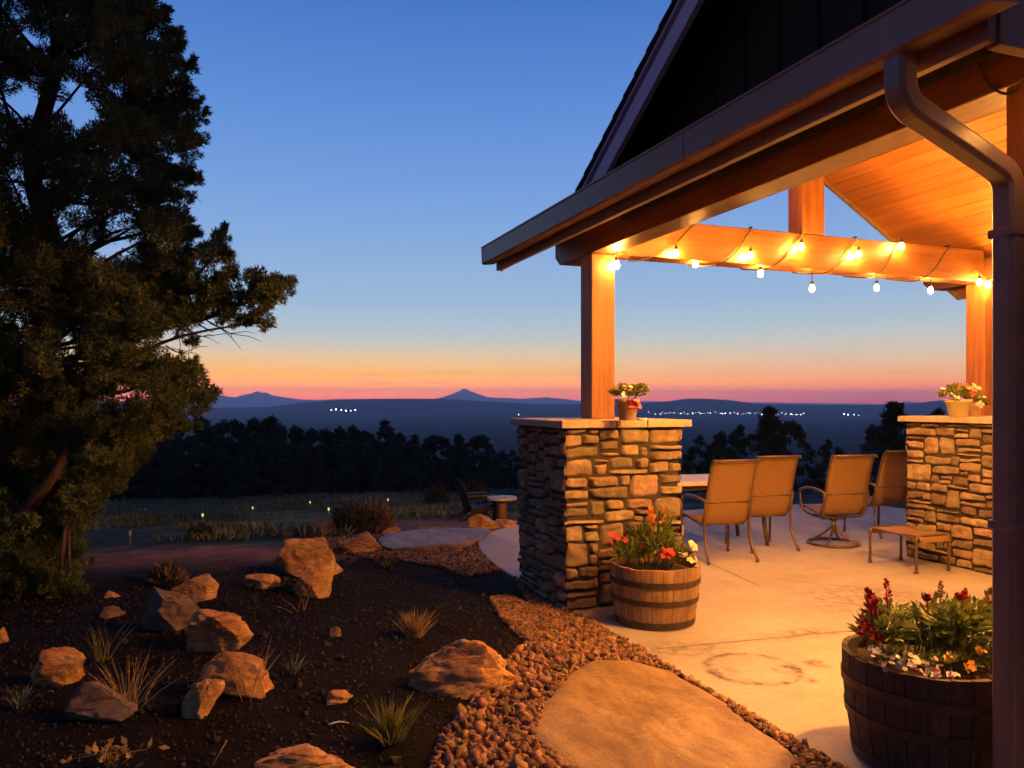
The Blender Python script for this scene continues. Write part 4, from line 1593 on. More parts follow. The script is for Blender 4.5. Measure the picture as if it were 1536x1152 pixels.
# ------------------------------------------------------------------ patio furniture
def sling_back_profile():
    # (forward, height) along the sling: front edge of the seat, crook, up the back to the rolled top
    return [(.475, .395), (.44, .418), (.36, .415), (.22, .392), (.08, .372), (.015, .385), (-.03, .45), (-.065, .56), (-.10, .70), (-.145, .85), (-.185, .96), (-.215, 1.015), (-.245, 1.03), (-.262, 1.018)]


def sling_mesh(w, prof, thick=.008, sag=.012):
    b = MB()
    n = 9
    P = [Vector((0, p[0], p[1])) for p in prof]
    pts = []
    for i in range(len(P) - 1):
        p0, p1, p2, p3 = P[max(i - 1, 0)], P[i], P[i + 1], P[min(i + 2, len(P) - 1)]
        for k in range(4):
            t = k / 4
            pts.append(.5 * ((2 * p1) + (p2 - p0) * t + (2 * p0 - 5 * p1 + 4 * p2 - p3) * t * t + (3 * p1 - p0 - 3 * p2 + p3) * t ** 3))
    pts.append(P[-1])
    top, bot = [], []
    for i, p in enumerate(pts):
        t = (pts[min(i + 1, len(pts) - 1)] - pts[max(i - 1, 0)]).normalized()
        nr = Vector((0, -t.z, t.y))
        for k in range(n + 1):
            x = (k / n - .5) * w
            dip = sag * (1 - (2 * k / n - 1) ** 2)
            q = Vector((x, p.y, p.z)) + nr * dip
            top.append(q)
            bot.append(q + nr * thick)
    m = len(top)
    vs = top + bot
    fs = []
    W1 = n + 1
    for i in range(len(pts) - 1):
        for k in range(n):
            a = i * W1 + k
            fs.append((a, a + 1, a + W1 + 1, a + W1))
            fs.append((m + a + W1, m + a + W1 + 1, m + a + 1, m + a))
        for k in (0, n):
            a = i * W1 + k
            fs.append((a, a + W1, m + a + W1, m + a))
    for i in (0, len(pts) - 1):
        for k in range(n):
            a = i * W1 + k
            fs.append((a, a + 1, m + a + 1, m + a))
    b.add(vs, fs, True)
    return b, pts


def make_chair(label, swivel=False, group='sling chairs around the patio table'):
    t = thing('sling_chair', label, 'chair', group=group)
    w = .47
    b, pts = sling_mesh(w, sling_back_profile())
    b.build('sling', 'sling', t)
    # side rails following the sling
    for s in (-1, 1):
        b = MB()
        b.tube([(s * (w / 2 + .008), p.y, p.z) for p in pts[::2]] + [(s * (w / 2 + .008), pts[-1].y, pts[-1].z)], .013, 8)
        b.build('side_rail', 'bronze_frame', t)
    b = MB()
    b.tube([(-w / 2 - .008, -.253, 1.028), (w / 2 + .008, -.253, 1.028)], .013, 8)
    b.build('top_rail', 'bronze_frame', t)
    b = MB()
    b.tube([(-w / 2 - .03, -.088, .60), (w / 2 + .03, -.088, .60)], .011, 8)
    b.build('back_bar', 'bronze_frame', t)
    b = MB()
    b.tube([(-w / 2 - .01, .05, .36), (w / 2 + .01, .05, .36)], .012, 8)
    b.tube([(-w / 2 - .01, .44, .395), (w / 2 + .01, .44, .395)], .012, 8)
    b.build('seat_bar', 'bronze_frame', t)
    a = w / 2 + .045
    for s in (-1, 1):
        b = MB()
        b.tube([(s * (a - .025), -.09, .605), (s * a, -.02, .635), (s * (a + .01), .12, .645), (s * (a + .012), .28, .632), (s * (a + .008), .38, .60), (s * a, .40, .57)], .017, 8, sub=3, flat=1.0)
        b.build('armrest', 'bronze_frame', t)
    for s in (-1, 1):
        if not swivel:
            b = MB()
            b.tube([(s * (a), .40, .57), (s * (a - .005), .41, .42), (s * (a - .01), .40, .2), (s * (a - .01), .41, .035)], .014, 8, sub=3)
            b.lathe([(.016, .003), (.019, .01), (.019, .03), (.013, .04)], 8, (s * (a - .01), .41, 0))
            b.build('leg', 'bronze_frame', t)
            b = MB()
            b.tube([(s * (a - .025), -.085, .605), (s * (a - .03), -.055, .42), (s * (a - .03), -.06, .25), (s * (a - .02), -.11, .12), (s * (a - .01), -.175, .03)], .014, 8, sub=3)
            b.lathe([(.016, .003), (.019, .01), (.019, .028), (.013, .038)], 8, (s * (a - .01), -.178, 0))
            b.build('leg', 'bronze_frame', t)
        else:
            b = MB()
            b.tube([(s * a, .40, .57), (s * (a - .005), .40, .45), (s * (a - .03), .36, .36), (s * (a - .09), .26, .315)], .014, 8, sub=3)
            b.tube([(s * (a - .025), -.085, .605), (s * (a - .03), -.05, .44), (s * (a - .05), .0, .345), (s * (a - .09), .12, .315)], .014, 8, sub=3)
            b.build('arm_post', 'bronze_frame', t)
    if swivel:
        b = MB()
        b.lathe([(.05, .27), (.055, .285), (.05, .325), (.03, .33)], 16, (0, .18, 0))
        for s in (-1, 1):
            b.tube([(s * .03, .18, .31), (s * .12, .18, .29), (s * .17, .20, .315), (s * .19, .25, .33)], .013, 8, sub=3)
        b.box(-.19, .19, .10, .28, .305, .322)
        b.build('spring_plate', 'bronze_frame', t)
        b = MB()
        b.tube([(0, .18, .13), (0, .18, .29)], .024, 10)
        for k in range(4):
            w_ = R(45 + 90 * k)
            d = Vector((math.cos(w_), math.sin(w_), 0))
            o = Vector((0, .18, 0))
            b.tube([o + Vector((0, 0, .20)) + d * .02, o + d * .09 + Vector((0, 0, .13)), o + d * .19 + Vector((0, 0, .055)), o + d * .265 + Vector((0, 0, .024))], .014, 8, sub=3)
        n = 40
        b.tube([(.275 * math.cos(2 * math.pi * k / n), .18 + .275 * math.sin(2 * math.pi * k / n), .018) for k in range(n + 1)], .015, 8, cap=False)
        b.build('swivel_base', 'bronze_frame', t)
    return t


def place(o, X, Z, heading):
    """X right, Z away in view metres at the rear of the seat; heading: angle of the chair's forward from straight away, + turns left"""
    u, v = uv(X, Z)
    o.location = (u, v, 0)
    o.rotation_euler = (0, 0, -YAW + R(heading))


ch = make_chair('tan sling chair nearest the stone pier with the flower barrel')
place(ch, 2.16, 8.0, 14)
c2 = copy_tree(ch)
c2['label'] = 'tan sling chair overlapped by the one nearest the barrel, standing on four legs'
place(c2, 2.78, 8.58, 12)
c4 = copy_tree(ch)
c4['label'] = 'tan sling chair turned sideways and half hidden by the pier behind the footstool'
place(c4, 4.53, 9.5, 20)
c3 = make_chair('tan sling chair on a round swivel base', True)
place(c3, 3.66, 8.72, 8)

# footstool
c1_ = [uv(3.77, 7.36), uv(4.145, 7.45), uv(3.957, 7.98), uv(3.575, 7.87)]
fx, fy = sum(p[0] for p in c1_) / 4, sum(p[1] for p in c1_) / 4
fs_ = thing('footstool', 'low tan sling footstool in front of the stone pier', 'footstool', (fx, fy, 0), -YAW + R(20))
fw, fd = .40, .56
b, pts = sling_mesh(fw - .03, [(.318, .292), (.310, .325), (.285, .350), (.22, .362), (0, .350), (-.22, .362), (-.285, .350), (-.310, .325), (-.318, .292)], thick=.018, sag=.006)
b.build('sling', 'sling', fs_)
for s in (-1, 1):
    b = MB()
    y = s * fd / 2
    b.tube([(-fw / 2, y, .02), (-fw / 2, y, .30), (-fw / 2 + .012, y, .335), (-fw / 2 + .05, y, .35), (fw / 2 - .05, y, .35), (fw / 2 - .012, y, .335), (fw / 2, y, .30), (fw / 2, y, .02)], .0135, 8, sub=2)
    for x in (-fw / 2, fw / 2):
        b.lathe([(.015, .003), (.019, .01), (.019, .03), (.014, .035)], 8, (x, y, 0))
    b.build('leg_frame', 'bronze_frame', fs_)
for s in (-1, 1):
    b = MB()
    x = s * (fw / 2 - .02)
    b.tube([(x, p.y, p.z - .012) for p in pts[3:-3:2]], .011, 8)
    b.build('side_rail', 'bronze_frame', fs_)

# dining table
u, v = uv(2.15, 9.0)
tb = thing('patio_table', 'pale stone topped patio table behind the sling chairs', 'table', (u, v, 0), -YAW + R(13))
b = MB()
n = 40
poly = []
for k in range(n):
    a = 2 * math.pi * k / n
    cx_, sx_ = math.cos(a), math.sin(a)
    poly.append((.78 * math.copysign(abs(cx_) ** .35, cx_), .44 * math.copysign(abs(sx_) ** .35, sx_)))
b.prism(poly, .695, .74)
b.build('tabletop', 'table_stone', tb, bevel=.01)
b = MB()
b.box(-.66, .66, -.34, .34, .64, .692)
b.build('apron', 'bronze_frame', tb, bevel=.006)
for sx in (-1, 1):
    for sy in (-1, 1):
        b = MB()
        b.tube([(sx * .60, sy * .30, .69), (sx * .62, sy * .31, .35), (sx * .66, sy * .33, .003)], [.03, .026, .022], 10, sub=3)
        b.build('leg', 'bronze_frame', tb)

# small pedestal table and the dark slatted chair at the fire pit clearing
g = PG(753, 783)
pt = thing('pedestal_table', 'small round table on a thick log pedestal in the fire pit clearing', 'table', g)
b = MB()
b.lathe([(.22, .36), (.236, .365), (.24, .375), (.24, .40), (.232, .408), (.005, .41)], 32)
b.build('tabletop', 'table_stone', pt)
b = MB()
b.lathe([(.078, -.03), (.074, .1), (.07, .25), (.073, .358), (.03, .359)], 20, wob=.03)
b.build('pedestal', 'timber', pt)

g = PG(706, 781)
ad = thing('adirondack_chair', 'black slatted low chair facing right in the fire pit clearing', 'chair', g, -YAW - R(66))
ad.scale = (.76, .76, .76)
b = MB()
for k in range(6):
    y = .02 + k * .085
    b.obox((0, y, .30 + y * .16 - .03), (.50, .075, .02), Matrix.Rotation(R(9), 3, 'X'))
b.build('seat', 'black_frame', ad)
b = MB()
for k in range(7):
    x = (k - 3) * .078
    ln2 = .72 - .012 * (k - 3) ** 2
    b.obox((x, -.06 - ln2 * .16, .25 + ln2 * .46), (.066, .02, ln2), Matrix.Rotation(R(20), 3, 'X'))
b.build('backrest', 'black_frame', ad)
for s in (-1, 1):
    b = MB()
    b.obox((s * .30, .16, .56), (.12, .68, .024), 0)
    b.build('armrest', 'black_frame', ad)
    b = MB()
    b.box(s * .28 - .02, s * .28 + .02, .40, .49, .003, .548)
    b.build('leg', 'black_frame', ad)
    b = MB()
    b.prism_pts([(s * .255 - .015, .50, .40), (s * .255 - .015, .50, .30), (s * .255 - .015, -.50, .003), (s * .255 - .015, -.40, .003), (s * .255 - .015, -.02, .26)], (.03, 0, 0))
    b.build('leg', 'black_frame', ad)

# ------------------------------------------------------------------ the big juniper on the left
def juniper_big():
    rg = np.random.default_rng(77)
    Zt = 7.3
    base = PG(78, 872)
    base = Vector((*uv((78 - CX) / F * Zt, Zt), 0))
    base.z = tz(base.x, base.y)
    t = thing('juniper_tree', 'tall shaggy juniper filling the left of the view, its long bough reaching right', 'tree', base)
    prof = [(-420, 150), (-300, 190), (-150, 215), (0, 236), (50, 262), (100, 274), (150, 284), (195, 292), (215, 296), (236, 262), (252, 282), (266, 292), (284, 262), (320, 268), (345, 285), (520, 280), (560, 306),
            (600, 318), (622, 290), (645, 254), (685, 220), (720, 178), (770, 142), (810, 118), (850, 80), (885, 45)]
    ys = [p[0] for p in prof]
    xs = [p[1] for p in prof]
    clumps = []

    def add(px, py, rpx, Z, dens=1.0, squash=.75):
        for (gx, gy, ga, gb, gp) in ((188, 372, 46, 24, .93), (252, 515, 26, 17, .85), (112, 168, 34, 20, .45), (45, 48, 40, 26, .7), (118, 282, 34, 26, .5), (20, 130, 30, 22, .6), (205, 225, 28, 12, .6), (75, 335, 24, 16, .6)):
            if ((px - gx) / (ga + rpx * .45)) ** 2 + ((py - gy) / (gb + rpx * .45)) ** 2 < 1 and rg.uniform() < gp:
                return
        p = PD(px, py, Z)
        clumps.append((p, rpx / F * Z, dens, squash))
    # rim clumps that make the outline
    y = -420
    while y < 885:
        xr = np.interp(y, ys, xs)
        r = rg.uniform(16, 34)
        add(xr - r * rg.uniform(.55, 1.3), y, r, Zt + rg.normal() * .35, 1.5)
        add(xr - r * rg.uniform(1.6, 2.6), y + rg.uniform(-8, 8), r * 1.2, Zt + rg.normal() * .6, 1.5)
        add(xr - r * rg.uniform(2.6, 4.2), y + rg.uniform(-8, 8), r * 1.2, Zt + rg.normal() * .7, 1.2)
        y += rg.uniform(11, 22)
    # ragged sprigs reaching past the outline
    y = -60
    while y < 640:
        xr = np.interp(y, ys, xs)
        n_ = rg.integers(2, 5)
        up = rg.uniform(-.5, .35)
        for q_ in range(n_):
            add(xr - 8 + q_ * rg.uniform(6, 11), y + up * q_ * 9, rg.uniform(8, 13) * (1 - .12 * q_), Zt - .1 + rg.normal() * .2, 1.3)
        y += rg.uniform(22, 48)
    # body
    for k in range(600):
        y = rg.uniform(-430, 885)
        xr = np.interp(y, ys, xs)
        x = 60 + (xr - 60) * (1 - rg.uniform(0, 1.0) ** 1.1 * 1.9) - 35
        gap = ((x - 185) / 52) ** 2 + ((y - 372) / 26) ** 2 < 1 or ((x - 252) / 28) ** 2 + ((y - 515) / 20) ** 2 < 1 or ((x - 85) / 45) ** 2 + ((y - 165) / 30) ** 2 < 1 and rg.uniform() < .85 or ((x - 45) / 40) ** 2 + ((y - 45) / 30) ** 2 < 1 and rg.uniform() < .8 or ((x - 105) / 32) ** 2 + ((y - 270) / 30) ** 2 < 1 and rg.uniform() < .8
        if gap:
            continue
        half = max(.25, (xr - 60) / F * Zt)
        dz_ = rg.uniform(-1, 1) * half * .9
        dens = .8 if y < 330 else .85 if y < 520 else 1.0
        add(x, y, rg.uniform(26, 46), Zt + dz_, dens)
    for k in range(70):                                    # low dense skirt
        y = rg.uniform(560, 880)
        xr = np.interp(y, ys, xs)
        add(rg.uniform(-160, xr - 30), y, rg.uniform(28, 44), Zt + rg.uniform(-.9, .7), 1.0)
    for k in range(260):                                   # foliage in front of the trunk
        y = rg.uniform(-430, 640)
        add(rg.uniform(-140, 175), y, rg.uniform(26, 44), Zt - rg.uniform(.25, .9), 1.2) if not ((abs(y - 165) < 30 or abs(y - 270) < 28) and rg.uniform() < .75) else None
    for k in range(26):
        add(rg.uniform(-10, 112), rg.uniform(830, 892), rg.uniform(22, 34), Zt - rg.uniform(.2, .75), 1.1)
    # the long bough to the right
    for (x, y, r) in ((255, 470, 26), (285, 462, 20), (310, 455, 22), (336, 462, 20), (352, 440, 24), (375, 432, 22), (392, 448, 24), (400, 425, 20), (415, 432, 20), (428, 428, 12), (388, 470, 18), (366, 480, 13), (345, 478, 12), (398, 488, 10),
                      (280, 400, 24), (305, 385, 24), (320, 365, 18), (335, 380, 13), (290, 425, 22), (262, 420, 22), (340, 410, 20), (318, 425, 20), (250, 390, 18), (235, 440, 24), (265, 445, 22), (225, 480, 24), (300, 440, 18), (330, 355, 10)):
        add(x, y, r * 1.15, Zt - .35 + rg.normal() * .15, 1.5, .8)
        add(x + rg.normal() * 6, y + rg.normal() * 6, r * .9, Zt - .35 + rg.normal() * .25, 1.4, .8)
    for (x, y, r) in ((262, 215, 22), (280, 208, 16), (288, 218, 10), (272, 262, 18), (288, 270, 14), (296, 266, 8), (255, 285, 18), (262, 310, 18), (275, 325, 14), (268, 345, 18), (245, 330, 22), (284, 100, 14), (292, 150, 12), (270, 60, 14), (230, 300, 22), (215, 330, 24)):
        add(x, y, r, Zt - .2 + rg.normal() * .2, 1.5)
    for (x, y, r) in ((252, 560, 22), (275, 568, 20), (292, 590, 18), (305, 603, 12), (262, 600, 22), (235, 545, 18), (288, 545, 10)):
        add(x, y, r, Zt - .3 + rg.normal() * .15, .9)
    # shaggy sprays
    P_, D_, L_, W_ = [], [], [], []
    for (p, r, dens, sq) in clumps:
        # each bough end carries a handful of tight tufts with gaps between them
        m = rg.integers(4, 7)
        for j in range(m):
            d0 = unit(rg.normal(size=3)) * rg.uniform(.35, 1.0) ** .5
            rs = r * rg.uniform(.30, .52)
            c0 = np.array(p[:]) + d0 * np.array([r, r, r * sq]) * .78
            n = int(190 * dens * (rs / .085) ** 1.8) + 40
            ax = unit(d0 + np.array([0, 0, .45]) + rg.normal(size=3) * .35)
            q = rg.normal(size=(n, 3))
            q -= ax * (q @ ax)[:, None]
            tt = rg.uniform(-1, 1, size=(n, 1))
            P_.append(c0 + ax * tt * rs * 1.45 + unit(q) * rg.uniform(0, 1, size=(n, 1)) ** .7 * rs * .62 * (1.05 - tt ** 2 * .75) * (1 + .35 * np.sin(tt * 9 + j)))
            D_.append(unit(q) * .7 + ax * .9 + unit(rg.normal(size=(n, 3))) * .6)
            L_.append(rg.uniform(.022, .060, n))
            W_.append(rg.uniform(.006, .0125, n))
    P_ = np.concatenate(P_) - np.array(base[:])
    leaves('crown', P_, np.concatenate(D_), np.concatenate(L_), np.concatenate(W_), 'juniper', t, rg)
    # trunk, limbs and twigs
    b = MB()
    tr = [base + Vector((0, 0, -.2)), base + Vector((.02, 0, .4)), PD(70, 720, Zt), PD(58, 560, Zt + .1), PD(84, 400, Zt), PD(48, 250, Zt + .1), PD(86, 70, Zt + .15), PD(50, -150, Zt), PD(40, -380, Zt)]
    b.tube([q - base for q in tr], [.22, .19, .16, .13, .10, .075, .06, .04, .02], 12, sub=5)
    b.tube([q - base for q in (PD(32, 775, 6.6), PD(60, 740, 6.5), PD(88, 702, 6.5), PD(100, 668, 6.6))], [.05, .045, .035, .02], 8, sub=3)
    b.tube([q - base for q in (PD(92, 880, 6.7), PD(93, 840, 6.75), PD(98, 780, 6.8), PD(94, 720, 7.0))], [.025, .02, .018, .012], 7, sub=3)
    b.tube([q - base for q in (PD(104, 860, 6.7), PD(103, 800, 6.8), PD(99, 740, 6.9))], [.015, .012, .009], 6, sub=3)
    b.build('trunk', 'bark', t)
    b = MB()

    def limb(a, e, r0, seed):
        rd = random.Random(seed)
        m1 = a.lerp(e, .35) + Vector((rd.gauss(0, .06), rd.gauss(0, .06), rd.gauss(-.05, .05)))
        m2 = a.lerp(e, .7) + Vector((rd.gauss(0, .05), rd.gauss(0, .05), rd.gauss(-.02, .05)))
        b.tube([q - base for q in (a, m1, m2, e)], [r0, r0 * .75, r0 * .5, r0 * .15], 6, sub=3)
    yt = [720, 560, 400, 240, 60, -150]
    for k, (p, r, dens, sq) in enumerate(clumps):
        if k % 11:
            continue
        zc = p.z - .25 * (p - base).length * .4
        j = min(range(len(tr)), key=lambda i: abs(tr[i].z - zc))
        limb(tr[j] + Vector((0, 0, zc - tr[j].z)) * .5, p, .028 if k % 2 else .018, k)
    limb(tr[4] - Vector((0, 0, .45)), PD(250, 478, Zt - .3), .07, 900)
    limb(PD(250, 478, Zt - .3), PD(400, 440, Zt - .4), .035, 901)
    limb(PD(200, 470, Zt - .2), PD(335, 370, Zt - .4), .03, 902)
    # fine dead twigs hanging below the bough and along the edge
    for (x, y) in ((285, 500), (300, 505), (318, 498), (330, 492), (345, 500), (225, 235), (240, 225), (250, 215), (235, 265), (250, 275), (260, 560), (240, 520), (270, 530), (205, 385), (170, 350), (215, 340)):
        a = PD(x, y, Zt - .3)
        for q in range(3):
            e = a + Vector((rg.normal() * .14 + .08, rg.normal() * .1, rg.normal() * .09))
            b.tube([w - base for w in (a + Vector((-.12, 0, .07)), a, a.lerp(e, .6) + Vector((0, 0, .02)), e)], [.006, .004, .003, .0015], 4, sub=2)
    b.build('branches', 'bark', t)


juniper_big()

# ------------------------------------------------------------------ junipers beyond the field
def far_tree(seed, shape):
    rg = np.random.default_rng(seed)
    t = thing('juniper_tree', 'dark bushy juniper in the wood beyond the field', 'tree', group='junipers beyond the field')
    b = MB()
    b.tube([(0, 0, -.05), (.01, 0, .2), (0, .01, .6)], [.03, .022, .005], 7, sub=2)
    b.build('trunk', 'dark_bark', t)
    P_, D_ = [], []
    m = 60
    for k in range(m):
        z = rg.uniform(.03, .98)
        rad = np.interp(z, [p[0] for p in shape], [p[1] for p in shape])
        a = rg.uniform(0, 2 * math.pi)
        rr = rad * rg.uniform(.3, 1.0) ** .5 * rg.uniform(.7, 1.05)
        c = np.array([rr * math.cos(a), rr * math.sin(a), z])
        n = 110
        d = unit(rg.normal(size=(n, 3)))
        cr = rg.uniform(.05, .11) * (1.1 - .5 * z)
        P_.append(c + d * cr * rg.uniform(.2, 1, size=(n, 1)) * np.array([1, 1, .8]))
        D_.append(d + np.array([0, 0, .8]))
    P_ = np.concatenate(P_)
    leaves('crown', P_, np.concatenate(D_), rg.uniform(.02, .06, len(P_)), rg.uniform(.012, .03, len(P_)), 'far_juniper', t, rg)
    return t


shapes = [[(0, .22), (.2, .30), (.5, .27), (.8, .16), (1, .03)], [(0, .30), (.3, .40), (.6, .36), (.85, .22), (1, .08)], [(0, .2), (.2, .24), (.5, .18), (.8, .09), (1, .015)], [(0, .34), (.3, .44), (.55, .42), (.8, .28), (1, .10)]]
protos = [far_tree(100 + k, sh) for k, sh in enumerate(shapes)]
fresh = set(range(4))
rnd = random.Random(6)


def put(kind_, px, ytop, D, wide=1.0, label=None, group='junipers beyond the field'):
    if kind_ in fresh:
        o = protos[kind_]
        fresh.discard(kind_)
    else:
        o = copy_tree(protos[kind_])
    X = (px - CX) / F * D
    u, v = uv(X, D)
    z = tz(u, v) - .15
    h = EYE + (HY - ytop) / F * D - z
    o.location = (u, v, z)
    o.scale = (h * wide, h * wide, h)
    o.rotation_euler = (0, 0, rnd.uniform(0, 6.28))
    o['label'] = label or 'dark bushy juniper in the wood beyond the field'
    if group:
        o['group'] = group
    elif 'group' in o:
        del o['group']


tops = [(120, 690), (165, 680), (200, 652), (225, 645), (250, 642), (290, 627), (315, 640), (345, 632), (380, 632), (408, 629), (432, 640), (455, 644), (482, 646), (520, 641), (548, 650), (572, 633), (592, 652), (628, 654), (655, 655), (690, 654), (715, 654),
        (742, 668), (765, 676), (800, 660), (840, 655)]
for k, (x, y) in enumerate(tops):
    put(rnd.choice((0, 1, 1, 3)), x + rnd.uniform(-4, 4), y, rnd.uniform(54, 66), rnd.uniform(.9, 1.2))
for k in range(30):
    x = 60 + k * 26 + rnd.uniform(-8, 8)
    put(rnd.choice((1, 3, 3)), x, np.interp(x, [p[0] for p in tops], [p[1] for p in tops]) + rnd.uniform(14, 34), rnd.uniform(46, 58), rnd.uniform(1.0, 1.35))
put(2, 1155, 613, 36, 1.0, 'tall spire topped juniper rising behind the sling chairs', None)
put(3, 1120, 640, 38, 1.0, 'broad juniper left of the spire topped tree behind the chairs', None)
put(1, 1186, 634, 37, .8, 'juniper right of the spire topped tree behind the chairs', None)
put(3, 1055, 656, 40, 1.0, 'low rounded juniper just right of the near stone pier', None)
put(1, 1090, 650, 41, 1.0, 'juniper between the low rounded one and the broad one', None)
put(3, 1245, 661, 42, .9, 'low juniper standing above the swivel chair', None)
put(2, 1342, 606, 34, 1.15, 'tall juniper left of the pale yellow flower pot', None)
put(1, 1318, 640, 36, .8, 'bushy juniper at the left foot of the tall one by the yellow pot', None)
put(0, 1406, 618, 33, .7, 'dark juniper tip showing behind the pale yellow flower pot', None)
put(3, 1440, 640, 36, .9, 'juniper hidden low behind the pier with the yellow pot', None)

# sage bushes on the near field
def bush(px, ytop, ybot, label, m, seed, wide=1.0):
    rg = np.random.default_rng(seed)
    g = PG(px, ybot)
    Z = depth(g)
    h = (ybot - ytop) / F * Z
    t = thing('sage_bush', label, 'bush', g)
    b = MB()
    for k in range(9):
        a = rg.uniform(0, 6.28)
        b.tube([(0, 0, -.03), (math.cos(a) * h * .2, math.sin(a) * h * .2, h * .35), (math.cos(a) * h * .4 * wide, math.sin(a) * h * .4 * wide, h * .75)], [.012, .008, .003], 5, sub=2)
    b.build('stems', 'bark', t)
    n = 1500
    d = unit(rg.normal(size=(n, 3)))
    d[:, 2] = np.abs(d[:, 2])
    p = d * rg.uniform(.3, 1, size=(n, 1)) ** .5 * np.array([h * .62 * wide, h * .62 * wide, h * .92])
    p *= (1 + .22 * np.sin(d[:, :1] * 7 + d[:, 1:2] * 5))
    leaves('foliage', p, d + np.array([0, 0, .6]), rg.uniform(.04, .10, n), rg.uniform(.012, .028, n), m, t, rg)


bush(655, 726, 756, 'grey rounded sage bush left of the black low chair', 'sage', 1)
bush(710, 718, 752, 'olive bush behind the black low chair', 'sage', 2)
bush(524, 758, 800, 'dark bush in the field behind the wide low boulder', 'far_juniper', 3)
bush(560, 752, 798, 'reddish brown bush at the edge of the fire pit clearing', 'dark_rock', 4)
bush(303, 792, 806, 'dark low bush beside the earth trail', 'far_juniper', 5, 1.6)
bush(250, 850, 876, 'dim brown bush at the near side of the earth trail', 'dark_rock', 6, 1.2)

# meadow grass
rg = np.random.default_rng(9)
P_, L_ = [], []
for k in range(42000):
    D = 9.8 * (50 / 9.8) ** rg.uniform()
    X = D * rg.uniform(-.72, .12)
    u, v = uv(X, D)
    if math.hypot((X + .9) / 1.7, (D - 11.5) / 2.1) < 1.0 or noise.noise((u * .5, v * .5, 3)) < -.12:
        continue
    P_.append((u, v, tz(u, v)))
    L_.append(.055 + .0028 * D + .10 * noise.noise((u * .4, v * .4, 8)))
P_ = np.array(P_)
L_ = np.maximum(.03, np.array(L_)) * rg.uniform(.7, 1.5, len(P_))
o = leaves('meadow_grass', P_, rg.normal(size=P_.shape) * .4 + np.array([0, 0, 1]), L_, L_ * .22, 'field_grass', None, rg)
kind(o, 'stuff')
tag(o, 'short dull green meadow grass between the trail and the wood', 'grass')

# tufts in the bed
def tuft(px, ybot, h_px, label, m, n, seed, spread=.35, wid=.006):
    rg = np.random.default_rng(seed)
    g = PG(px, ybot)
    Z = depth(g)
    h = h_px / F * Z
    p = np.column_stack([rg.normal(size=(n, 2)) * h * .10, np.zeros(n)])
    segs_v, segs_f = [], []
    for k in range(n):
        d = np.array([p[k, 0] / h * 2.2 + rg.normal() * spread * .5, p[k, 1] / h * 2.2 + rg.normal() * spread * .5, 1.0])
        d /= np.linalg.norm(d)
        L_ = h * rg.uniform(.55, 1.08)
        bend = np.array([d[0], d[1], -.3]) * .35
        sd = np.cross(d, rg.normal(size=3))
        sd /= np.linalg.norm(sd)
        o = len(segs_v)
        for t, w in ((0, 1), (.4, .9), (.75, .6)):
            q = p[k] + d * L_ * t + bend * L_ * t * t
            segs_v += [q + sd * wid * w * .5, q - sd * wid * w * .5]
        q = p[k] + d * L_ + bend * L_
        segs_v += [q + sd * wid * .08, q - sd * wid * .08]
        for s in range(3):
            a = o + 2 * s
            segs_f.append((a, a + 1, a + 3, a + 2))
    o = raw_mesh('grass_tuft', np.array(segs_v), np.array(segs_f), m)
    o.location = g
    return tag(o, label, 'grass tuft')


tuft(623, 955, 44, 'orange brown upright grass tuft in the dark mulch', 'dry_grass', 130, 1, .30, .009)
tuft(586, 1112, 70, 'yellow green grass tuft below the large flat topped boulder', 'green_grass', 120, 2, .5, .009)
tuft(372, 1045, 92, 'tall dry grass growing before the broad rough boulder', 'dry_grass', 34, 3, .45, .006)
tuft(196, 1058, 92, 'pale dry grass tuft above the low dark slab of rock', 'dry_grass', 46, 4, .6, .005)
tuft(155, 990, 70, 'faint green grass tuft right of the small rounded boulder', 'green_grass', 26, 5, .4, .006)
tuft(452, 918, 52, 'thin dry stalks right of the split leaning rock', 'dry_grass', 9, 6, .6, .004)
tuft(640, 822, 16, 'little weed growing on the long pale flagstone edge', 'green_grass', 24, 7, 1.2, .012)
tuft(580, 850, 26, 'small green tuft below the left end of the long pale flagstone', 'green_grass', 40, 8, .8, .008)
tuft(30, 1060, 40, 'dark grass clump at the left edge below the rounded boulder', 'field_grass', 60, 12, .7, .006)
tuft(440, 1010, 34, 'dark thin weed right of the broad rough boulder', 'field_grass', 40, 13, .8, .006)
# low yellow leafed plant near the bottom left
rg = np.random.default_rng(3)
g = PG(165, 1150)
sp = thing('seedling', 'small yellow leafed plant at the bottom left of the bed', 'plant', g)
n = 42
p = np.column_stack([rg.normal(size=n) * .075, rg.normal(size=n) * .05, rg.uniform(.02, .10, n)])
leaves('foliage', p, rg.normal(size=(n, 3)) + np.array([0, 0, .4]), rg.uniform(.03, .06, n), rg.uniform(.018, .032, n), 'dry_grass', sp, rg)
b = MB()
for k in range(8):
    b.tube([(0, 0, -.02), (rg.normal() * .04, rg.normal() * .03, .05), tuple(p[k])], [.003, .002, .0015], 4, sub=2)
b.build('stems', 'dry_grass', sp)
b = MB()
g = PG(318, 1150)
b.tube([g, PD(330, 1128, depth(g)), PD(341, 1110, depth(g) + .05)], [.005, .004, .002], 6, sub=3)
tag(b.build('twig', 'dry_grass', None), 'bare pale twig at the bottom of the bed', 'twig')
b = MB()
g = PG(508, 1088)
b.tube([g + Vector((-.05, 0, .01)), g + Vector((0, 0, .018)), g + Vector((.05, -.01, .008))], [.004, .004, .002], 6, sub=3)
tag(b.build('twig', 'white_glaze', None), 'short pale curved twig lying on the mulch', 'twig')

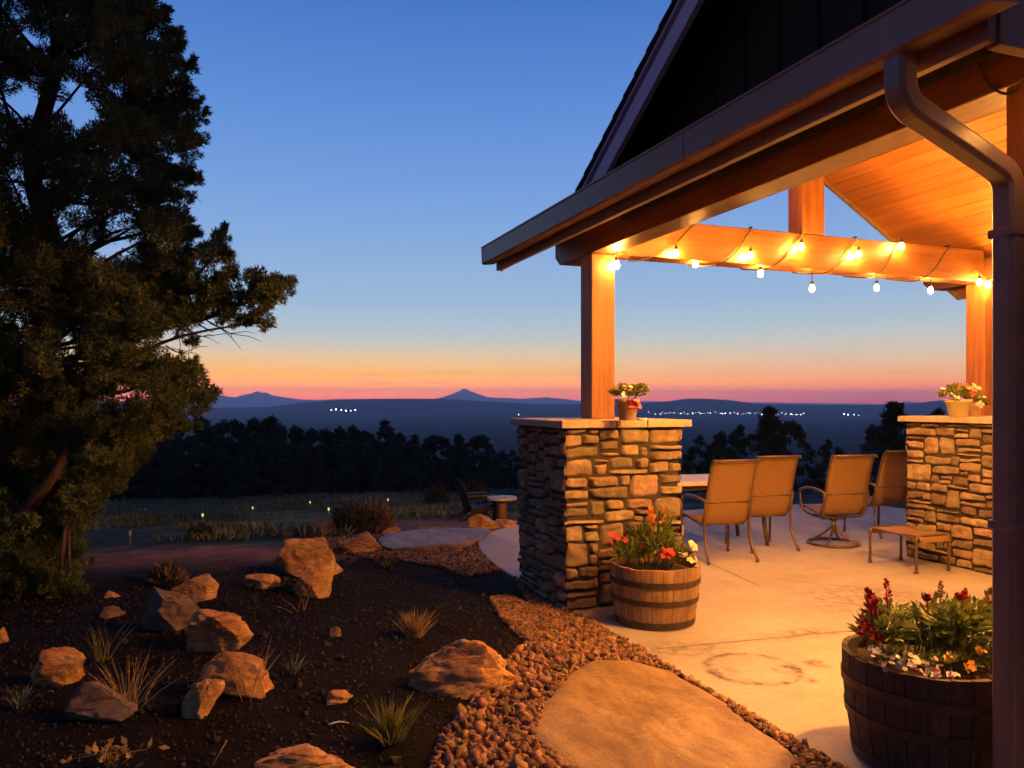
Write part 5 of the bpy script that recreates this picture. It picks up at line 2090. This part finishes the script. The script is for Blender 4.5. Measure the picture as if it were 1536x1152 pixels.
# ------------------------------------------------------------------ lights out in the landscape
def stake(px, py, label, lit, group=None, sz=.44):
    g = PG(px, py + 5)
    Z = depth(g)
    t = thing('stake_light', label, 'stake light', g, 0, group)
    k = sz
    b = MB()
    b.tube([(0, 0, -.05), (0, 0, .26 * k)], .008, 6)
    b.lathe([(.045 * k, .365 * k), (.05 * k, .372 * k), (.02 * k, .40 * k), (.004, .402 * k)], 12)
    b.build('stake', 'galvanised', t)
    b = MB()
    b.lathe([(.02 * k, .25 * k), (.036 * k, .27 * k), (.04 * k, .34 * k), (.036 * k, .363 * k)], 12)
    b.build('lens', 'stake_glow' if lit else 'stake_lens', t)


for (x, y, lit, lab) in ((465, 757, 1, 'brightest glowing stake light in the field left of the dark bush'), (493, 770, 1, 'glowing stake light just left of the dark bush'), (582, 753, 1, 'glowing stake light at the edge of the fire pit clearing'),
                         (367, 738, 1, 'glowing stake light near the far edge of the field'), (379, 766, 1, 'dim stake light above the tall pale boulder'), (304, 780, 1, 'stake light right above the dark low bush by the earth trail'),
                         (289, 717, 1, 'small glowing stake light in front of the wood'), (218, 768, 0, 'unlit stake light near the juniper'), (195, 812, 0, 'unlit stake light beside the earth trail'), (193, 718, 0, 'faint stake light in front of the wood near the juniper')):
    stake(x, y, lab, lit)


def town(px, py, D, m, label, group, size):
    p = PD(px, py, D)
    o = thing('town_lamp', label, 'town light', (p.x, p.y, FLOOR), 0, group) if 0 else None
    b = MB()
    h = p.z - FLOOR
    b.lathe([(.05, -size), (size * .8, -size * .5), (size, 0), (size * .8, size * .5), (.05, size)], 8, (0, 0, h))
    q = b.build('town_lamp', m, None)
    q.location = (p.x, p.y, FLOOR)
    q.data.materials.append(M['galvanised'])
    bm = bmesh.new()
    bm.from_mesh(q.data)
    r = bmesh.ops.create_cone(bm, segments=6, radius1=.12, radius2=.08, depth=max(4, h - size), cap_ends=True, matrix=Matrix.Translation((0, 0, max(4, h - size) / 2)))
    fset = {f for v in r['verts'] for f in v.link_faces}
    for f in fset:
        f.material_index = 1
    bm.to_mesh(q.data)
    bm.free()
    tag(q, label, 'town light', group)


rnd = random.Random(8)
for (x, y, s) in ((497, 615, 1.6), (504, 614, 2.4), (512, 615, 1.8), (519, 616, 2.3), (526, 616, 1.4), (533, 615, 2.0)):
    town(x, y, 2600, 'town_glow', 'bright white floodlight in the row on the dark hillside across the valley', 'floodlights on the hillside', s)
for k in range(58):
    x = 992 + k * 3.75 + rnd.uniform(-2.2, 2.2)
    town(x, 619.5 + (x - 992) * .006 + rnd.uniform(-2.0, 1.8), 2600, 'town_glow' if rnd.random() < .6 else 'warm_town_glow', 'tiny lamp in the line of town lights between the two piers', 'town lights between the piers', rnd.choice((.4, .5, .7, .8, 1.0, 1.2, 1.7)))
for (x, y, s) in ((1266, 621, 1.8), (1272, 622, 1.8), (1281, 622, 1.2), (1288, 623, .8), (1362, 624, 1.3), (1369, 624, 1.5), (1376, 624, 1.5), (1384, 624, 1.0), (973, 618, .8), (983, 621, .9)):
    town(x, y, 2600, 'town_glow', 'tiny scattered lamp right of the long line of town lights' if x > 1200 else 'faint lamp at the left end of the line of town lights', 'scattered town lights' if x > 1200 else 'town lights at the left end', s)
town(778, 622, 2600, 'town_glow', 'lone town light just above the near pier cap', None, 1.2)

# ------------------------------------------------------------------ evening air over the valley
b = MB()
b.box(-15000, 17000, -300, 16400, -90, 275)
hz_ = b.build('haze', 'concrete', None)
kind(hz_, 'stuff')
tag(hz_, 'thin blue evening haze over the valley', 'haze')
hm = bpy.data.materials.new('haze')
hm.use_nodes = True
hn = hm.node_tree.nodes
hn.remove(hn['Principled BSDF'])
pv = hn.new('ShaderNodeVolumePrincipled')
pv.inputs['Color'].default_value = (.54, .68, 1.0, 1)
pv.inputs['Density'].default_value = HAZE
pv.inputs['Anisotropy'].default_value = 0.7
hm.node_tree.links.new(pv.outputs[0], hn['Material Output'].inputs['Volume'])
hz_.data.materials.clear()
hz_.data.materials.append(hm)
